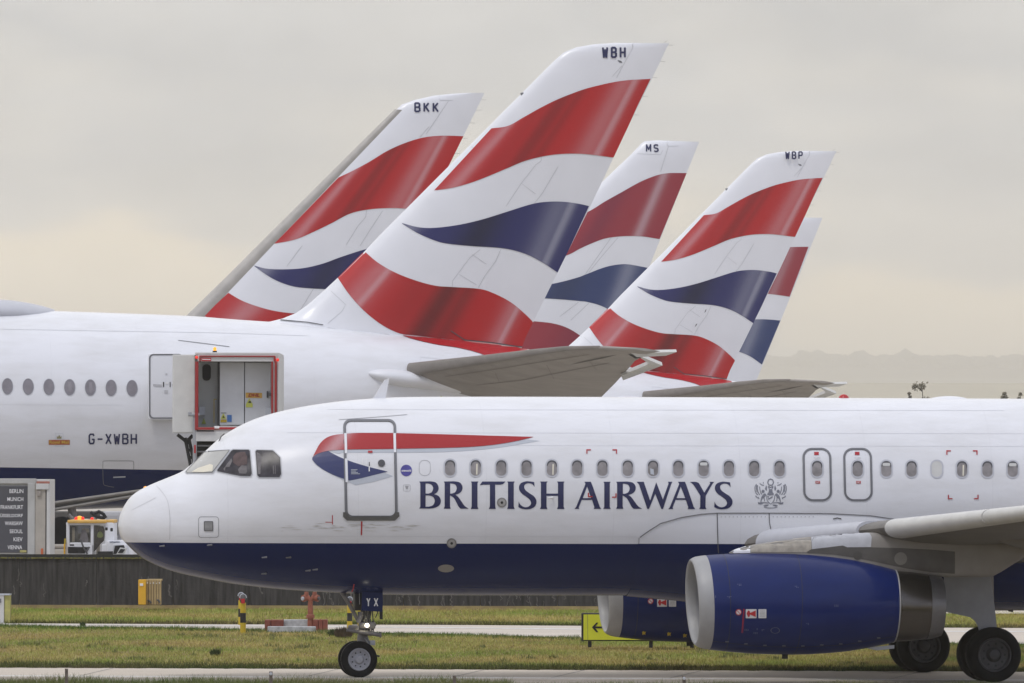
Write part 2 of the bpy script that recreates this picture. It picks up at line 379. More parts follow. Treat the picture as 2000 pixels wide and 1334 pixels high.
def decal(name, m, parent, loops, tgt, off=.006, sy=8, sx=None):
    mb = MB()
    for lp in loops: add_decal(mb, lp, tgt, off, sy, sx)
    return mb.build(name, m, parent)
def rrect(cx, cy, w_, h_, r, n=6, lean=0.):
    o = []
    for sx,sy,a0 in ((1,-1,-90),(1,1,0),(-1,1,90),(-1,-1,180)):
        for k in range(n+1):
            a = rad(a0+90*k/n); y = cy+sy*(h_/2-r)+r*math.sin(a)
            o.append((cx+sx*(w_/2-r)+r*math.cos(a)+lean*(y-cy), y))
    return o
def ring2d(outer, inner):
    n = len(outer); bm = bmesh.new(); a = [bm.verts.new((x,y,0)) for x,y in outer]; b = [bm.verts.new((x,y,0)) for x,y in inner]
    for i in range(n): bm.faces.new((a[i],a[(i+1)%n],b[(i+1)%n],b[i]))
    return bm
def stroke2d(pts, wd):
    n = len(pts); L_=[]; R_=[]
    for i,(x,y) in enumerate(pts):
        x0,y0 = pts[max(i-1,0)]; x1,y1 = pts[min(i+1,n-1)]; l = math.hypot(x1-x0,y1-y0) or 1
        nx,ny = -(y1-y0)/l*wd/2, (x1-x0)/l*wd/2; L_.append((x+nx,y+ny)); R_.append((x-nx,y-ny))
    bm = bmesh.new(); a = [bm.verts.new((x,y,0)) for x,y in L_]; b = [bm.verts.new((x,y,0)) for x,y in R_]
    for i in range(n-1): bm.faces.new((a[i],a[i+1],b[i+1],b[i]))
    return bm
def text2d(s, x0, x1, y0, y1, bold=.0, slant=0., spacing=1.):
    """built-in lettering fitted into a pixel rectangle (y0 top, y1 bottom)"""
    cu = bpy.data.curves.new('t','FONT'); cu.body = s; cu.offset = bold; cu.resolution_u = 3; cu.space_character = spacing
    o = bpy.data.objects.new('t', cu); col.objects.link(o)
    me = bpy.data.meshes.new_from_object(o); bm = bmesh.new(); bm.from_mesh(me)
    bpy.data.objects.remove(o); bpy.data.curves.remove(cu); bpy.data.meshes.remove(me)
    bmesh.ops.remove_doubles(bm, verts=bm.verts[:], dist=1e-5)
    xs = [v.co.x for v in bm.verts]; ys = [v.co.y for v in bm.verts]; ax,bx,ay,by = min(xs),max(xs),min(ys),max(ys)
    for v in bm.verts:
        X = x0+(v.co.x-ax)/(bx-ax)*(x1-x0); Y = y1-(v.co.y-ay)/(by-ay)*(y1-y0)
        v.co = Vector((X+slant*(y1-Y), Y, 0))
    return bm

GL={'W':[[(0,0),(.22,1),(.5,.25),(.78,1),(1,0)]],'B':[[(0,0),(0,1)],[(0,.02),(.7,.02),(.95,.12),(.95,.36),(.7,.48),(0,.48)],[(.7,.48),(1,.6),(1,.86),(.75,.98),(0,.98)]],'H':[[(0,0),(0,1)],[(1,0),(1,1)],[(0,.5),(1,.5)]],
'K':[[(0,0),(0,1)],[(.95,0),(.08,.58)],[(.3,.44),(1,1)]],'M':[[(0,1),(0,0),(.5,.7),(1,0),(1,1)]],'S':[[(.95,.14),(.75,.02),(.25,.02),(.03,.14),(.03,.36),(.25,.47),(.75,.52),(.97,.64),(.97,.86),(.75,.98),(.25,.98),(.03,.86)]],
'P':[[(0,0),(0,1)],[(0,.02),(.75,.02),(1,.14),(1,.42),(.75,.54),(0,.54)]],'G':[[(.97,.2),(.8,.02),(.25,.02),(.03,.18),(.03,.82),(.25,.98),(.8,.98),(.97,.8),(.97,.55),(.55,.55)]],'X':[[(0,0),(1,1)],[(1,0),(0,1)]],'-':[[(0,.52),(1,.52)]],'Y':[[(0,0),(.5,.48),(1,0)],[(.5,.48),(.5,1)]],' ':[]}
def mono(mb,txt,x0,x1,y0,y1,wd,tgt,off,gap=.42):
    n=len(txt); w_=(x1-x0)/(n+gap*(n-1)); k=0
    for i,ch in enumerate(txt):
        X=x0+i*w_*(1+gap); lw=wd
        for st in GL[ch]:
            pts=[(X+lw/2+a*(w_-lw),y0+b*(y1-y0)) for a,b in st]
            for j in range(len(pts)-1):       # one short bar per segment, ends lengthened so corners close
                (ax,ay),(bx,by)=pts[j],pts[j+1]; l=math.hypot(bx-ax,by-ay) or 1; e=lw*.30; dx,dy=(bx-ax)/l*e,(by-ay)/l*e
                ea=0 if j==0 else 1; eb=0 if j==len(pts)-2 else 1
                add_decal(mb,stroke2d([(ax-dx*ea,ay-dy*ea),(bx+dx*eb,by+dy*eb)],lw),tgt,off+.0022*(k%5),29); k+=1

# ============================================================ the ground
def ygrid(pl, pr, px): return pl+(pr-pl)*px/2000
def band(name, m, ynear, yfar, dz, x0=-700, x1=2700, n=40, k=10, kind='structure', wide=0):
    """ground sheet between two pixel lines (functions of px), on the terrain, lifted dz"""
    mb = MB(); vs=[]; fs=[]
    for i in range(n+1):
        px = x0+(x1-x0)*i/n; Da, Db = ynear(px), yfar(px)
        for j in range(k+1):
            D = Da+(Db-Da)*j/k; vs.append(G(px, D, gz(D)+dz))
    for i in range(n):
        for j in range(k): a = i*(k+1)+j; fs.append((a,a+k+1,a+k+2,a+1))
    mb.add(vs, fs); return tag(mb.build(name, m, sharp=60), kind=kind)
def ground_mat(name, c1, c2, c3, s1, s2, rough=.9, bump=.4, bs=25, stretch=(1,1,1)):
    m = bpy.data.materials.new(name); m.use_nodes=True; t=m.node_tree; b=t.nodes['Principled BSDF']; Nn=t.nodes.new; K=t.links.new
    b.inputs['Roughness'].default_value=rough; b.inputs['Specular IOR Level'].default_value=.25
    co=Nn('ShaderNodeTexCoord'); mpn=Nn('ShaderNodeMapping'); mpn.inputs['Rotation'].default_value=(0,0,YAW); mpn.inputs['Scale'].default_value=stretch; K(co.outputs['Object'],mpn.inputs[0])
    n1=Nn('ShaderNodeTexNoise'); n1.inputs['Scale'].default_value=s1; n1.inputs['Detail'].default_value=5; K(mpn.outputs[0],n1.inputs[0])
    n2=Nn('ShaderNodeTexNoise'); n2.inputs['Scale'].default_value=s2; n2.inputs['Detail'].default_value=6; K(mpn.outputs[0],n2.inputs[0])
    r1=Nn('ShaderNodeMapRange'); r1.inputs['From Min'].default_value=.38; r1.inputs['From Max'].default_value=.62; K(n1.outputs[0],r1.inputs[0])
    r2=Nn('ShaderNodeMapRange'); r2.inputs['From Min'].default_value=.4; r2.inputs['From Max'].default_value=.7; K(n2.outputs[0],r2.inputs[0])
    a=Nn('ShaderNodeMix'); a.data_type='RGBA'; a.inputs[6].default_value=(*c1,1); a.inputs[7].default_value=(*c2,1); K(r1.outputs[0],a.inputs[0])
    d=Nn('ShaderNodeMix'); d.data_type='RGBA'; d.inputs[7].default_value=(*c3,1); K(a.outputs[2],d.inputs[6]); K(r2.outputs[0],d.inputs[0]); K(d.outputs[2],b.inputs['Base Color'])
    bp=Nn('ShaderNodeBump'); bp.inputs['Strength'].default_value=bump; bp.inputs['Distance'].default_value=.03; n3=Nn('ShaderNodeTexNoise'); n3.inputs['Scale'].default_value=bs; n3.inputs['Detail'].default_value=4
    K(co.outputs['Object'],n3.inputs[0]); K(n3.outputs[0],bp.inputs['Height']); K(bp.outputs[0],b.inputs['Normal']); return m
soil = ground_mat('turf_soil', (.25,.20,.075), (.30,.23,.10), (.20,.145,.07), .5, 3, bump=.8)
concrete = ground_mat('taxiway_concrete', (.55,.49,.415), (.48,.425,.36), (.52,.46,.39), .35, 2.2, bump=.15, bs=60, stretch=(.3,1,1))
concrete2 = ground_mat('road_concrete', (.58,.525,.45), (.52,.465,.40), (.55,.495,.425), .35, 1.6, bump=.12, bs=60, stretch=(.2,1.5,1))
asphalt = ground_mat('shoulder_asphalt', (.34,.30,.255), (.28,.25,.215), (.38,.34,.285), .5, 6, bump=.3, bs=80)
apron_m = ground_mat('apron_concrete', (.46,.42,.36), (.40,.37,.32), (.50,.46,.40), .05, .4, bump=.05, bs=30)

# one sheet reaching the horizon: level, rising turf bank, then the higher apron
mb = MB(); Ds = [-500,60,120,150,160,167,175,183,191,200.0,200.35,202,260,500,1500,4000,9000,15500,23000]
def gprof(D): return gz(D) if D <= 200.1 else (1.1 if D < 600 else 1.1)
vs=[]; fs=[]
lat = [-9000,-3000,-800,-200,-60,-25,-12,0,12,25,60,200,800,3000,9000]
for D in Ds:
    for s in lat:
        vs.append(Vector((CAM.x,CAM.y,0))+fwd0*D+rt0*s+upw*(gprof(D)-.03))
nl=len(lat)
for i in range(len(Ds)-1):
    for j in range(nl-1): fs.append((i*nl+j,i*nl+j+1,(i+1)*nl+j+1,(i+1)*nl+j))
mb.add(vs,fs); tag(mb.build('ground', soil, sharp=60), kind='structure')
# apron sheet beyond the wall
mb = MB()
a=[Vector((CAM.x,CAM.y,0))+fwd0*D+rt0*s+upw*1.075 for D in (200.6,900) for s in (-500,500)]
mb.add(a,[(0,1,3,2)]); tag(mb.build('apron', apron_m), kind='structure')

taxi_far = lambda px: gD(px, 1303.5+.0040*px)
taxi_near = lambda px: 150.0
line_y = lambda px: 1320.0+.0042*px
road_near = lambda px: gD(px, float(np.interp(px,[-700,0,400,900,1130,1900,2700],[1219.5,1221,1227,1239,1245,1257,1266])))
road_far = lambda px: gD(px, float(np.interp(px,[-700,0,400,900,1130,1900,2700],[1214,1217,1219,1220.5,1222,1226,1229])))
band('taxiway', concrete, lambda px: gD(px,line_y(px)+2.2), taxi_far, .0)
band('taxiway_shoulder', asphalt, taxi_near, lambda px: gD(px,line_y(px)+2.2), .0)
line_m = mat('line_paint', (.62,.61,.58), .6, var=.2, vs=6)
band('edge_line', line_m, lambda px: gD(px,line_y(px)+.7), lambda px: gD(px,line_y(px)-.9), .005, k=1)
band('road', concrete2, road_near, road_far, .0)
band('road_line', line_m, lambda px: gD(px,float(np.interp(px,[0,400,900,1130,1900],[1219.4,1222.3,1227,1229.5,1234]))), lambda px: gD(px,float(np.interp(px,[0,400,900,1130,1900],[1218.9,1221.3,1225.5,1228,1232.4]))), .005, x0=0, x1=2300, k=1)
# concrete strip at the foot of the bank on the right, where the wall has ended
band('service_strip', concrete2, lambda px: gD(px,1198+.003*(px-1900)), lambda px: 200.2, .0, x0=1560, x1=2700)
# joints across the taxiway slabs
mb = MB()
for px in (180, 620, 905, 1100, 1330, 1760):
    Da = gD(px, line_y(px)+1); Db = taxi_far(px)
    A_ = G(px-30, Da, .004); B_ = G(px+45, Db, .004); d = rt0*.012
    mb.add([A_-d, A_+d, B_+d, B_-d], [(0,1,2,3)])
tag(mb.build('slab_joints', greyd), kind='structure')

# ---- grass: individual blades, denser tufts along the edges
def grass(name, n, fD, hgt, colours, x0=-250, x1=2250, wd=.016, edge=None):
    px = rng.uniform(x0,x1,n); u = rng.random(n); pos=[]; D=np.empty(n); keep=np.ones(n,bool)
    for i in range(n):
        a,b_ = fD(px[i]); 
        if edge is not None: u[i] = (rng.random()**2.2) if edge==0 else 1-rng.random()**2.2
        D[i] = a+(b_-a)*u[i]
    s = (px-1000)/F*D; z = np.clip((D-167)*.0215,0,.71)-.03
    base = np.stack([CAM.x+fwd0.x*D+rt0.x*s, CAM.y+fwd0.y*D+rt0.y*s, z],1)
    clump = .5+.5*np.sin(base[:,0]*2.1+np.sin(base[:,1]*1.3)*2)*np.sin(base[:,1]*1.7+base[:,0]*.6)
    h = hgt*(.55+.6*rng.random(n))*(.75+.5*clump)
    a = rng.uniform(0,2*np.pi,n); lean = rng.normal(0,.45,n)*h; lean2 = rng.normal(0,.45,n)*h
    dx = np.cos(a)*wd*.5; dy = np.sin(a)*wd*.5
    V = np.empty((n,3,3)); V[:,0]=base+np.stack([dx,dy,0*dx],1); V[:,1]=base-np.stack([dx,dy,0*dx],1)
    V[:,2]=base+np.stack([lean,lean2,h],1)
    me = bpy.data.meshes.new(name); me.vertices.add(3*n); me.vertices.foreach_set('co', V.reshape(-1))
    me.loops.add(3*n); me.loops.foreach_set('vertex_index', np.arange(3*n,dtype=np.int32)); me.polygons.add(n)
    me.polygons.foreach_set('loop_start', np.arange(0,3*n,3,dtype=np.int32)); me.update()
    ca = me.attributes.new('hue','FLOAT','FACE'); ca.data.foreach_set('value', np.clip(.5+.28*rng.normal(size=n)+.35*(clump-.5),0,1).astype(np.float32))
    pa = me.attributes.new('patch','FLOAT','FACE'); bx_,by_=base[:,0],base[:,1]
    pt = .5+.25*np.sin(bx_*.9+np.sin(by_*.7)*1.5)+.25*np.sin(bx_*.37-by_*1.1+np.sin(bx_*.8)*1.2)+.18*rng.normal(size=n); pa.data.foreach_set('value', np.clip(pt,0,1).astype(np.float32))
    me.validate(); o = bpy.data.objects.new(name, me); col.objects.link(o)
    m = bpy.data.materials.new(name+'_blades'); m.use_nodes=True; t=m.node_tree; b=t.nodes['Principled BSDF']; b.inputs['Roughness'].default_value=.7; b.inputs['Specular IOR Level'].default_value=.2
    at_=t.nodes.new('ShaderNodeAttribute'); at_.attribute_name='hue'; r=t.nodes.new('ShaderNodeValToRGB'); t.links.new(at_.outputs['Fac'],r.inputs[0])
    els=r.color_ramp.elements; els[0].position=0; els[0].color=(*colours[0],1); els[1].position=1; els[1].color=(*colours[-1],1)
    for i,c in enumerate(colours[1:-1]): q=els.new((i+1)/(len(colours)-1)); q.color=(*c,1)
    a2=t.nodes.new('ShaderNodeAttribute'); a2.attribute_name='patch'; mq=t.nodes.new('ShaderNodeMix'); mq.data_type='RGBA'; mq.blend_type='MULTIPLY'; mq.inputs[7].default_value=(.50,.84,.42,1)
    t.links.new(a2.outputs['Fac'],mq.inputs[0]); t.links.new(r.outputs[0],mq.inputs[6]); t.links.new(mq.outputs[2],b.inputs['Base Color']); me.materials.append(m); return tag(o, kind='stuff')
gcol = [(.20,.13,.06),(.42,.33,.11),(.50,.41,.135),(.62,.49,.22)]
grass('grass', 210000, lambda px:(taxi_far(px)+.15, road_near(px)-.05), .065, gcol, wd=.013)
grass('far_grass', 90000, lambda px:(road_far(px)+.05, 200.0 if px<1330 else 199.0), .075, [(.22,.16,.06),(.44,.36,.11),(.52,.44,.14),(.62,.48,.20)])
grass('grass_edge', 30000, lambda px:(taxi_far(px)-.12-.25*math.sin(px*.11)*math.sin(px*.037), taxi_far(px)+2.4), .13, [(.05,.045,.028),(.09,.08,.035),(.12,.115,.04),(.15,.14,.05)], edge=0)
grass('far_grass_edge', 16000, lambda px:(road_far(px)+.02, road_far(px)+1.2), .13, [(.06,.045,.03),(.10,.08,.035),(.13,.12,.04),(.16,.13,.05)], edge=0)
grass('green_grass', 16000, lambda px:(road_near(px)-1.3, road_near(px)-.02), .10, [(.06,.09,.02),(.09,.14,.03),(.13,.18,.04),(.16,.20,.06)], edge=1)
CL=[(random.uniform(-200,2200), random.random()**1.3, random.uniform(4,26)) for _ in range(150)]
def grass_clumps():
    mb=MB(); R_=random.Random(9)
    for cx,v,w_ in CL:
        Da=taxi_far(cx)+.5; Db=road_near(cx)-.3; D0=Da+(Db-Da)*v; w2=w_*D0/F
        for k in range(int(10+w_*2.2)):
            a=R_.uniform(0,6.28); r=math.sqrt(R_.random()); D=D0+math.sin(a)*r*w2*1.6; px=cx+math.cos(a)*r*w_; p=G(px,D,gz(D)-.03); h=R_.uniform(.07,.15)*(1.1-.5*r); t=R_.uniform(0,6.28); d=Vector((math.cos(t),math.sin(t),0)); q=p+upw*h+d*h*.4; s_=Vector((-d.y,d.x,0))*.011
            mb.add([p-s_,p+s_,q],[(0,1,2)])
    o=mb.build('grass_tufts',mat('tuft_green',(.13,.15,.045),.8,var=.4,vs=3),None,smooth=False); tag(o,kind='stuff')
grass_clumps()
grass('foreground_grass', 60000, lambda px:(146.0, 153.5 if px<1000 else 150.2), .23, [(.07,.06,.03),(.13,.13,.045),(.17,.17,.06),(.22,.19,.08)])

# ---- retaining wall
wall_m = mat('stained_concrete', (.046,.044,.042), .9, var=.55, vs=2.2, stretch=(5,5,.45), bump=.5, bs=12)
cap_m = mat('wall_cap_concrete', (.030,.030,.026), .9, var=.3)
moss = mat('moss', (.16,.15,.045), .95, var=.4, vs=8)
lime = mat('lime_streak', (.115,.108,.10), .9, var=.4, vs=9)
wr = thing('retaining_wall', G(600,200.2,.6), 'long dark weathered concrete wall with pale lime streaks behind the grass bank', 'wall')
def sag(px): return float(np.interp(px,[-700,0,400,1000,1400],[1174,1176,1186,1193,1196]))
mb=MB(); cp=MB(); ms=MB(); st=MB()
def gquad(mbx, xa, xb, ya, yb, D, depth):
    mbx.gbox(xa,xb,ya,yb,D,depth,bev=0)
for i in range(13):
    xa = -560+150*i; xb = xa+149.2
    gquad(mb, xa, xb, 1091+.002*(xa-400), 1215, 200.1, .28)
gquad(cp, -560, 1390, 1083.3, 1090.6, 200.16, .2)
for i in range(260):
    xa = -560+7.5*i; gquad(ms, xa, xa+rng.uniform(4,7.4), 1089.8+.0022*(xa-400)-rng.uniform(0,1.0), 1091.3+.002*(xa-400)+rng.uniform(0,.8), 200.04, .12)
for i in range(60):
    xa = rng.uniform(-200,600) if i<12 else rng.uniform(600,1230); y0 = rng.uniform(1110,1160) if i<12 else rng.uniform(1150,1176); y1 = min(1192,y0+rng.uniform(10,34)); n_=6
    pts=[(xa+rng.normal(0,.8)+ (k*rng.uniform(-.5,.9)), y0+(y1-y0)*k/n_) for k in range(n_+1)]
    bm=stroke2d(pts, rng.uniform(.8,3.2)); bm.verts.index_update(); st.add([G(v.co.x,200.09,zat(v.co.y,v.co.x,200.09)) for v in bm.verts],[[v.index for v in f.verts] for f in bm.faces]); bm.free()
mb.build('wall_face', wall_m, wr, smooth=False); cp.build('wall_cap', cap_m, wr, smooth=False); ms.build('moss_line', moss, wr, smooth=False); st.build('lime_streaks', lime, wr, smooth=False)

# ============================================================ the near airliner
A = thing('airliner', (7.6,0,0), 'near white and navy airliner taxiing, BRITISH AIRWAYS along its side and blue engines', 'airplane')
Tp = [(231.5,1026),(233.5,1010),(237,1000),(244,986),(254,972),(267,961),(283,952),(305,942),(330,932),(357,920),(375,906),(407,876),(428,857),(455,839),(500,817.5),(560,800.5),(620,789.5),(680,782),(740,777.5),(800,775.3),(900,774.8),(1100,775),(1400,776),(2000,778.8)]
Bp = [(231.5,1030),(233.5,1041),(238,1052),(248,1063),(262,1077),(280,1091),(299,1101),(325,1112),(357,1121),(400,1130),(450,1139.5),(500,1146),(550,1151),(650,1157.5),(750,1161.5),(900,1162.8),(1170,1163.2),(1500,1162),(2000,1160)]
X0 = at(231,1028,0).x
tz = lambda L_: pchip([math.sqrt(max(at(x,y,0).x-X0,1e-4)) for x,y in L_], [at(x,y,0).z for x,y in L_])
ft, fb = tz(Tp), tz(Bp)
wp = [(0,0),(.05,.30),(.1,.42),(.25,.64),(.5,.86),(1,1.16),(1.5,1.37),(2,1.53),(3,1.75),(4,1.885),(5,1.95),(6,1.975),(40,1.975)]
fw = pchip([math.sqrt(a) for a,_ in wp],[b for _,b in wp])
ztip = at(231,1028,0).z; secs=[]
zb_mid = (ft(4)+fb(4))/2
ts = list(np.linspace(.012, 3.0, 70))+list(np.linspace(3.05,5.1,44))
def fsec(t):
    X = X0+t*t; zt,zb = ft(t),fb(t); k = min(1,(t*t)/4.5); k=k*k*(3-2*k)
    zc = ztip*(1-k)+((zt+zb)/2)*k; zc = min(max(zc,zb+.01),zt-.01); return (X,0,zt,zb,fw(t),zc)
secs=[fsec(t) for t in ts]
XE = secs[-1][0]; zt,zb = secs[-1][2:4]
for u in np.linspace(.1,1,12):
    X = XE+(X0+37.5-XE)*u; k=u; secs.append((X,0,zt-.35*k**2-.15*k, zb+3.05*k**1.5, 1.975*(1-k**1.9)+.22*k))
fus = MB(); fus.loft(secs, n=96); FB = fus.bvh()
def hit(px,py,T=None):
    T = T or FB; h = T.ray_cast(CAM, raydir(px,py)); return h[0]
p1,p2 = hit(330,1060.0), hit(1230,1062.4); ox=A.location.x
sl = (p2.z-p1.z)/(p2.x-p1.x)
fus.build('fuselage', livery_mat('fuselage_paint', p1.z-sl*(p1.x-ox), sl, 0), A, sharp=60)

# wing-to-body fairing
up_l = [(1246,1056),(1250,1049),(1262,1040),(1290,1022),(1330,1010.5),(1370,1004),(1400,1002),(1500,1002),(1620,1003),(1700,1007),(1770,1017),(1850,1031),(2000,1060)]
Xs=[hit(x,y).x for x,y in up_l]; Zs=[hit(x,y).z for x,y in up_l]; fz=pchip(Xs,Zs)
fa=MB(); vs=[]; fs=[]; nx,nq=60,64
for i in range(nx+1):
    X = Xs[0]+(11.5)*(i/nx)**1.4; t = math.sqrt(X-X0); S=fsec(t); h=(S[2]-S[3])/2; zc=(S[2]+S[3])/2; zt_ = fz(min(X,Xs[-1])); th=math.asin(max(-.99,min(.99,(zt_-zc)/h)))
    Aa = .34*min(1,((X-Xs[0])/3.6)); Aa = Aa*(1 if X<Xs[0]+9 else max(0,1-(X-Xs[0]-9)/2.5))
    for j in range(nq+1):
        u=j/nq; q=th-(math.pi+2*th)*u if False else th+( -math.pi-2*th)*u
        o_=.012+Aa*min(1,math.sin(math.pi*u)*1.9)**1.2*(.45 if u<.5 and False else 1)
        o_*=1; vs.append((X, -(S[4]+o_)*math.cos(q), zc+(h+o_)*math.sin(q)))
for i in range(nx):
    for j in range(nq): a=i*(nq+1)+j; fs.append((a,a+1,a+nq+2,a+nq+1))
fa.add(vs,fs); FA=fa.bvh()
fa.build('belly_fairing', livery_mat('fairing_paint', p1.z-sl*(p1.x-ox)+.005, sl, 0, dirt=False), A, sharp=50)
both = MB(); both.add(fus.v,fus.f); both.add(fa.v,fa.f); BB = both.bvh()

# cabin windows
xs_w = [879,929,979,1028.3,1077.8,1127.2,1176.6,1226,1275.4,1324.8,1374.2,1423.6,1473,1522.4,1596,1675,1731,1780.3,1829.6,1879,1928.4,1977.8,2027,2076,2126,2175,2224,2274]
pts_w=None
for i,x in enumerate(xs_w):
    y = 914.0+(x-879)*.0022
    px_w = x
    mb=MB(); add_decal(mb, ring2d(rrect(px_w,y,25.5,36.5,12), rrect(px_w,y,20,30.5,9.3)), FB, .010, 6)
    wn = mb.build('window', frame_w, A)
    blind = (x in (1829.6,))
    mb=MB(); add_decal(mb, [rrect(px_w,y,20.4,31,9.4)], FB, .006, 5); mb.build('pane', trail_w if blind else glass_w, wn)
    if not blind:
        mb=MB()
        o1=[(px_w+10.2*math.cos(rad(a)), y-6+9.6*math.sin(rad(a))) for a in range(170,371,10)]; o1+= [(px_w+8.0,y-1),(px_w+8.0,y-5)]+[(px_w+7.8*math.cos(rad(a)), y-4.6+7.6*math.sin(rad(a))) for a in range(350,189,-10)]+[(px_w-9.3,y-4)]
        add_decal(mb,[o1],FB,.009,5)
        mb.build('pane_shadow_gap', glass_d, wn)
        if i in (1,4,8,19): decal('blind_edge', cream if i!=8 else shad, wn, [[[(px_w+1,y-8),(px_w+4,y-8),(px_w+3.4,y+13),(px_w+.6,y+13)] if i!=8 else [(px_w-6,y),(px_w+1,y+2),(px_w+2,y+13),(px_w-5,y+11)]]], FB, .012)
        if i in (10,21,16): decal('blind', trail_w, wn, [[rrect(px_w,y-8.5,15,6,2.9)]], FB, .012)
decal('blanked_window', pline, A, [ring2d(rrect(829.5,914,22.5,30.5,10), rrect(829.5,914,21,29,9.3))], FB, .006)
# overwing exits
for cx in (1596,1675.5):
    mb=MB(); add_decal(mb, ring2d(rrect(cx+.0,927,56.5,104,19,lean=.022), rrect(cx,927,48,96,15,lean=.022)), BB, .014, 8)
    ex = mb.build('exit_door_outline', greyl, A)
    mb=MB(); add_decal(mb, ring2d(rrect(cx,927,49.5,97.5,15.8,lean=.022), rrect(cx,927,48.6,96.6,15.3,lean=.022)), BB, .018, 8); mb.build('seam', greyd, ex)
    mb=MB(); add_decal(mb,[[(cx-6,883),(cx+3,883),(cx+3,889),(cx-6,889)]],BB,.012); add_decal(mb,[[(cx-3.5,939.5),(cx+5.5,939.5),(cx+5.5,944.5),(cx-3.5,944.5)]],BB,.012); mb.build('exit_placard', red, ex)
    mb=MB(); add_decal(mb, text2d('EXIT',cx-2.5,cx+4.5,940.6,943.4,.01), BB,.017); mb.build('exit_lettering', txt_w, ex)
    mb=MB(); add_decal(mb, text2d('TO OPEN',cx-7,cx+6,893.5,896,.0), BB,.012); mb.build('small_lettering', pline, ex)
# red corner brackets
mb=MB()
for (x,y,a,b_) in ((1145,878,1,1),(1205,878,-1,1),(1148,971,1,-1),(1204,972,-1,-1),(1848,880,1,1),(1909,880,-1,1),(1851,975,1,-1),(1911,975,-1,-1)):
    add_decal(mb,[[(x,y),(x+9*a,y),(x+9*a,y+2.2*b_),(x+2.2*a,y+2.2*b_),(x+2.2*a,y+8.5*b_),(x,y+8.5*b_)]],BB,.016)
add_decal(mb,[[(705,1018),(708,1018),(707,1045),(704.5,1045)]],FB,.01); add_decal(mb,[[(648.3,1006),(650,1006),(650,1024),(648.3,1024)]],FB,.01); add_decal(mb,[[(635.5,1019),(649,1019.5),(649,1020.6),(635.5,1020.3)]],FB,.01)
mb.build('rescue_markings', red, A)

# the ribbon emblem
E=lambda L_:[tuple([590+p[0]*.235,830+p[1]*.235]+list(p[2:])) for p in L_]
sh1=E([(205,212),(300,240,1),(375,232,1),(780,231,1),(1080,228,1),(1300,220,1),(1500,205,1),(1700,180,1),(1975,133),(1880,122),(1500,150),(600,180),(230,195)])
sh2=E([(84,288),(115,332,1),(200,388,1),(330,452,1),(445,501),(600,472),(757,427),(690,398),(400,440),(200,370)])
mb=MB(); add_decal(mb,[smooth_poly(sh1)],FB,.005); add_decal(mb,[smooth_poly(sh2)],FB,.005)
em = mb.build('ribbon_emblem', shad, A)
blu=E([(86,270),(125,243,1),(165,226,1),(215,216),(300,262,1),(400,302,1),(520,340,1),(620,366,1),(712,388),(600,416,1),(500,441,1),(395,463),(300,432,1),(200,386,1),(125,335,1),(84,290)])
decal('blue_ribbon', mat('emblem_blue',(.020,.028,.115),.3,coat=.3,var=.06), em, [[smooth_poly(blu)]], FB, .009)
redp=E([(88,272),(112,222,1),(150,156,1),(205,108,1),(270,86,1),(350,76,1),(450,70,1),(600,69,1),(780,71,1),(1200,81,1),(1550,91,1),(1925,101),(1780,136,1),(1600,166,1),(1400,184,1),(1200,192,1),(900,198,1),(600,203,1),(400,206,1),(250,213,1),(170,227,1),(110,250,1)])
mb=MB(); bm=flat2d([smooth_poly(redp)]); cut2d(bm,4,4); bm.verts.index_update(); fade=[]; 
for v in bm.verts:
    u=(v.co.x-590)/.235+(v.co.y-830)/.235*.75; fade.append(.62*math.exp(-((u-405)/95)**2))
mb.add([lay(v.co.x,v.co.y,FB,.013) for v in bm.verts],[[v.index for v in f.verts] for f in bm.faces]); bm.free()
mb.build('red_ribbon', ribbon_mat('emblem_red',(.37,.016,.020),(.2,.02,.02),pitch=.018), em, attrs={'fade':fade,'tone':[0.0]*len(fade)})

# lettering
L1=lambda L_:[tuple([810+p[0]*.16,925+p[1]*.16]+list(p[2:])) for p in L_]
L2=lambda L_:[tuple([1110+p[0]*.165,925+p[1]*.165]+list(p[2:])) for p in L_]
Bo=[(55,97),(185,94),(250,106,1),(283,142,1),(291,185,1),(272,228,1),(236,252),(292,275,1),(319,330,1),(302,382,1),(255,413,1),(190,426),(55,426),(68,400),(68,120)]
Bh=[[(132,121),(165,120),(205,136,1),(225,180,1),(205,228,1),(165,244),(132,244)],[(132,266),(175,266),(225,285,1),(244,335,1),(220,386,1),(170,403),(132,403)]]
Ro=[(355,97),(480,94),(545,107,1),(580,150,1),(578,200,1),(547,238,1),(495,259),(530,285,1),(570,340,1),(610,395,1),(658,427),(560,428),(535,402,1),(505,345,1),(475,295,1),(430,266),(430,400),(438,428),(353,428),(365,400),(365,120)]
Rh=[[(432,121),(455,121),(495,136,1),(512,180,1),(495,225,1),(455,244),(432,244)]]
Io=[(685,97),(777,97),(765,116),(765,402),(777,431),(684,431),(695,402),(695,116)]
To=[(825,97),(1108,97),(1080,126),(1045,135),(981,135),(982,402),(989,431),(904,431),(917,402),(917,135),(840,135),(793,143)]
So=[(1457,103),(1463,163),(1432,128,1),(1385,117,1),(1345,134,1),(1335,165,1),(1352,202,1),(1400,240,1),(1452,275,1),(1484,325,1),(1477,382,1),(1435,422,1),(1370,436,1),(1310,429,1),(1265,409),(1268,341),(1290,380,1),(1340,409,1),(1392,400,1),(1419,365,1),(1405,320,1),(1360,281,1),(1310,246,1),(1277,200,1),(1275,150,1),(1305,112,1),(1370,94,1)]
Ho=[(1530,97),(1621,97),(1608,116),(1608,244),(1748,244),(1748,116),(1736,97),(1827,97),(1817,116),(1817,402),(1828,432),(1736,432),(1748,402),(1748,271),(1608,271),(1608,402),(1619,432),(1529,432),(1540,402),(1540,116)]
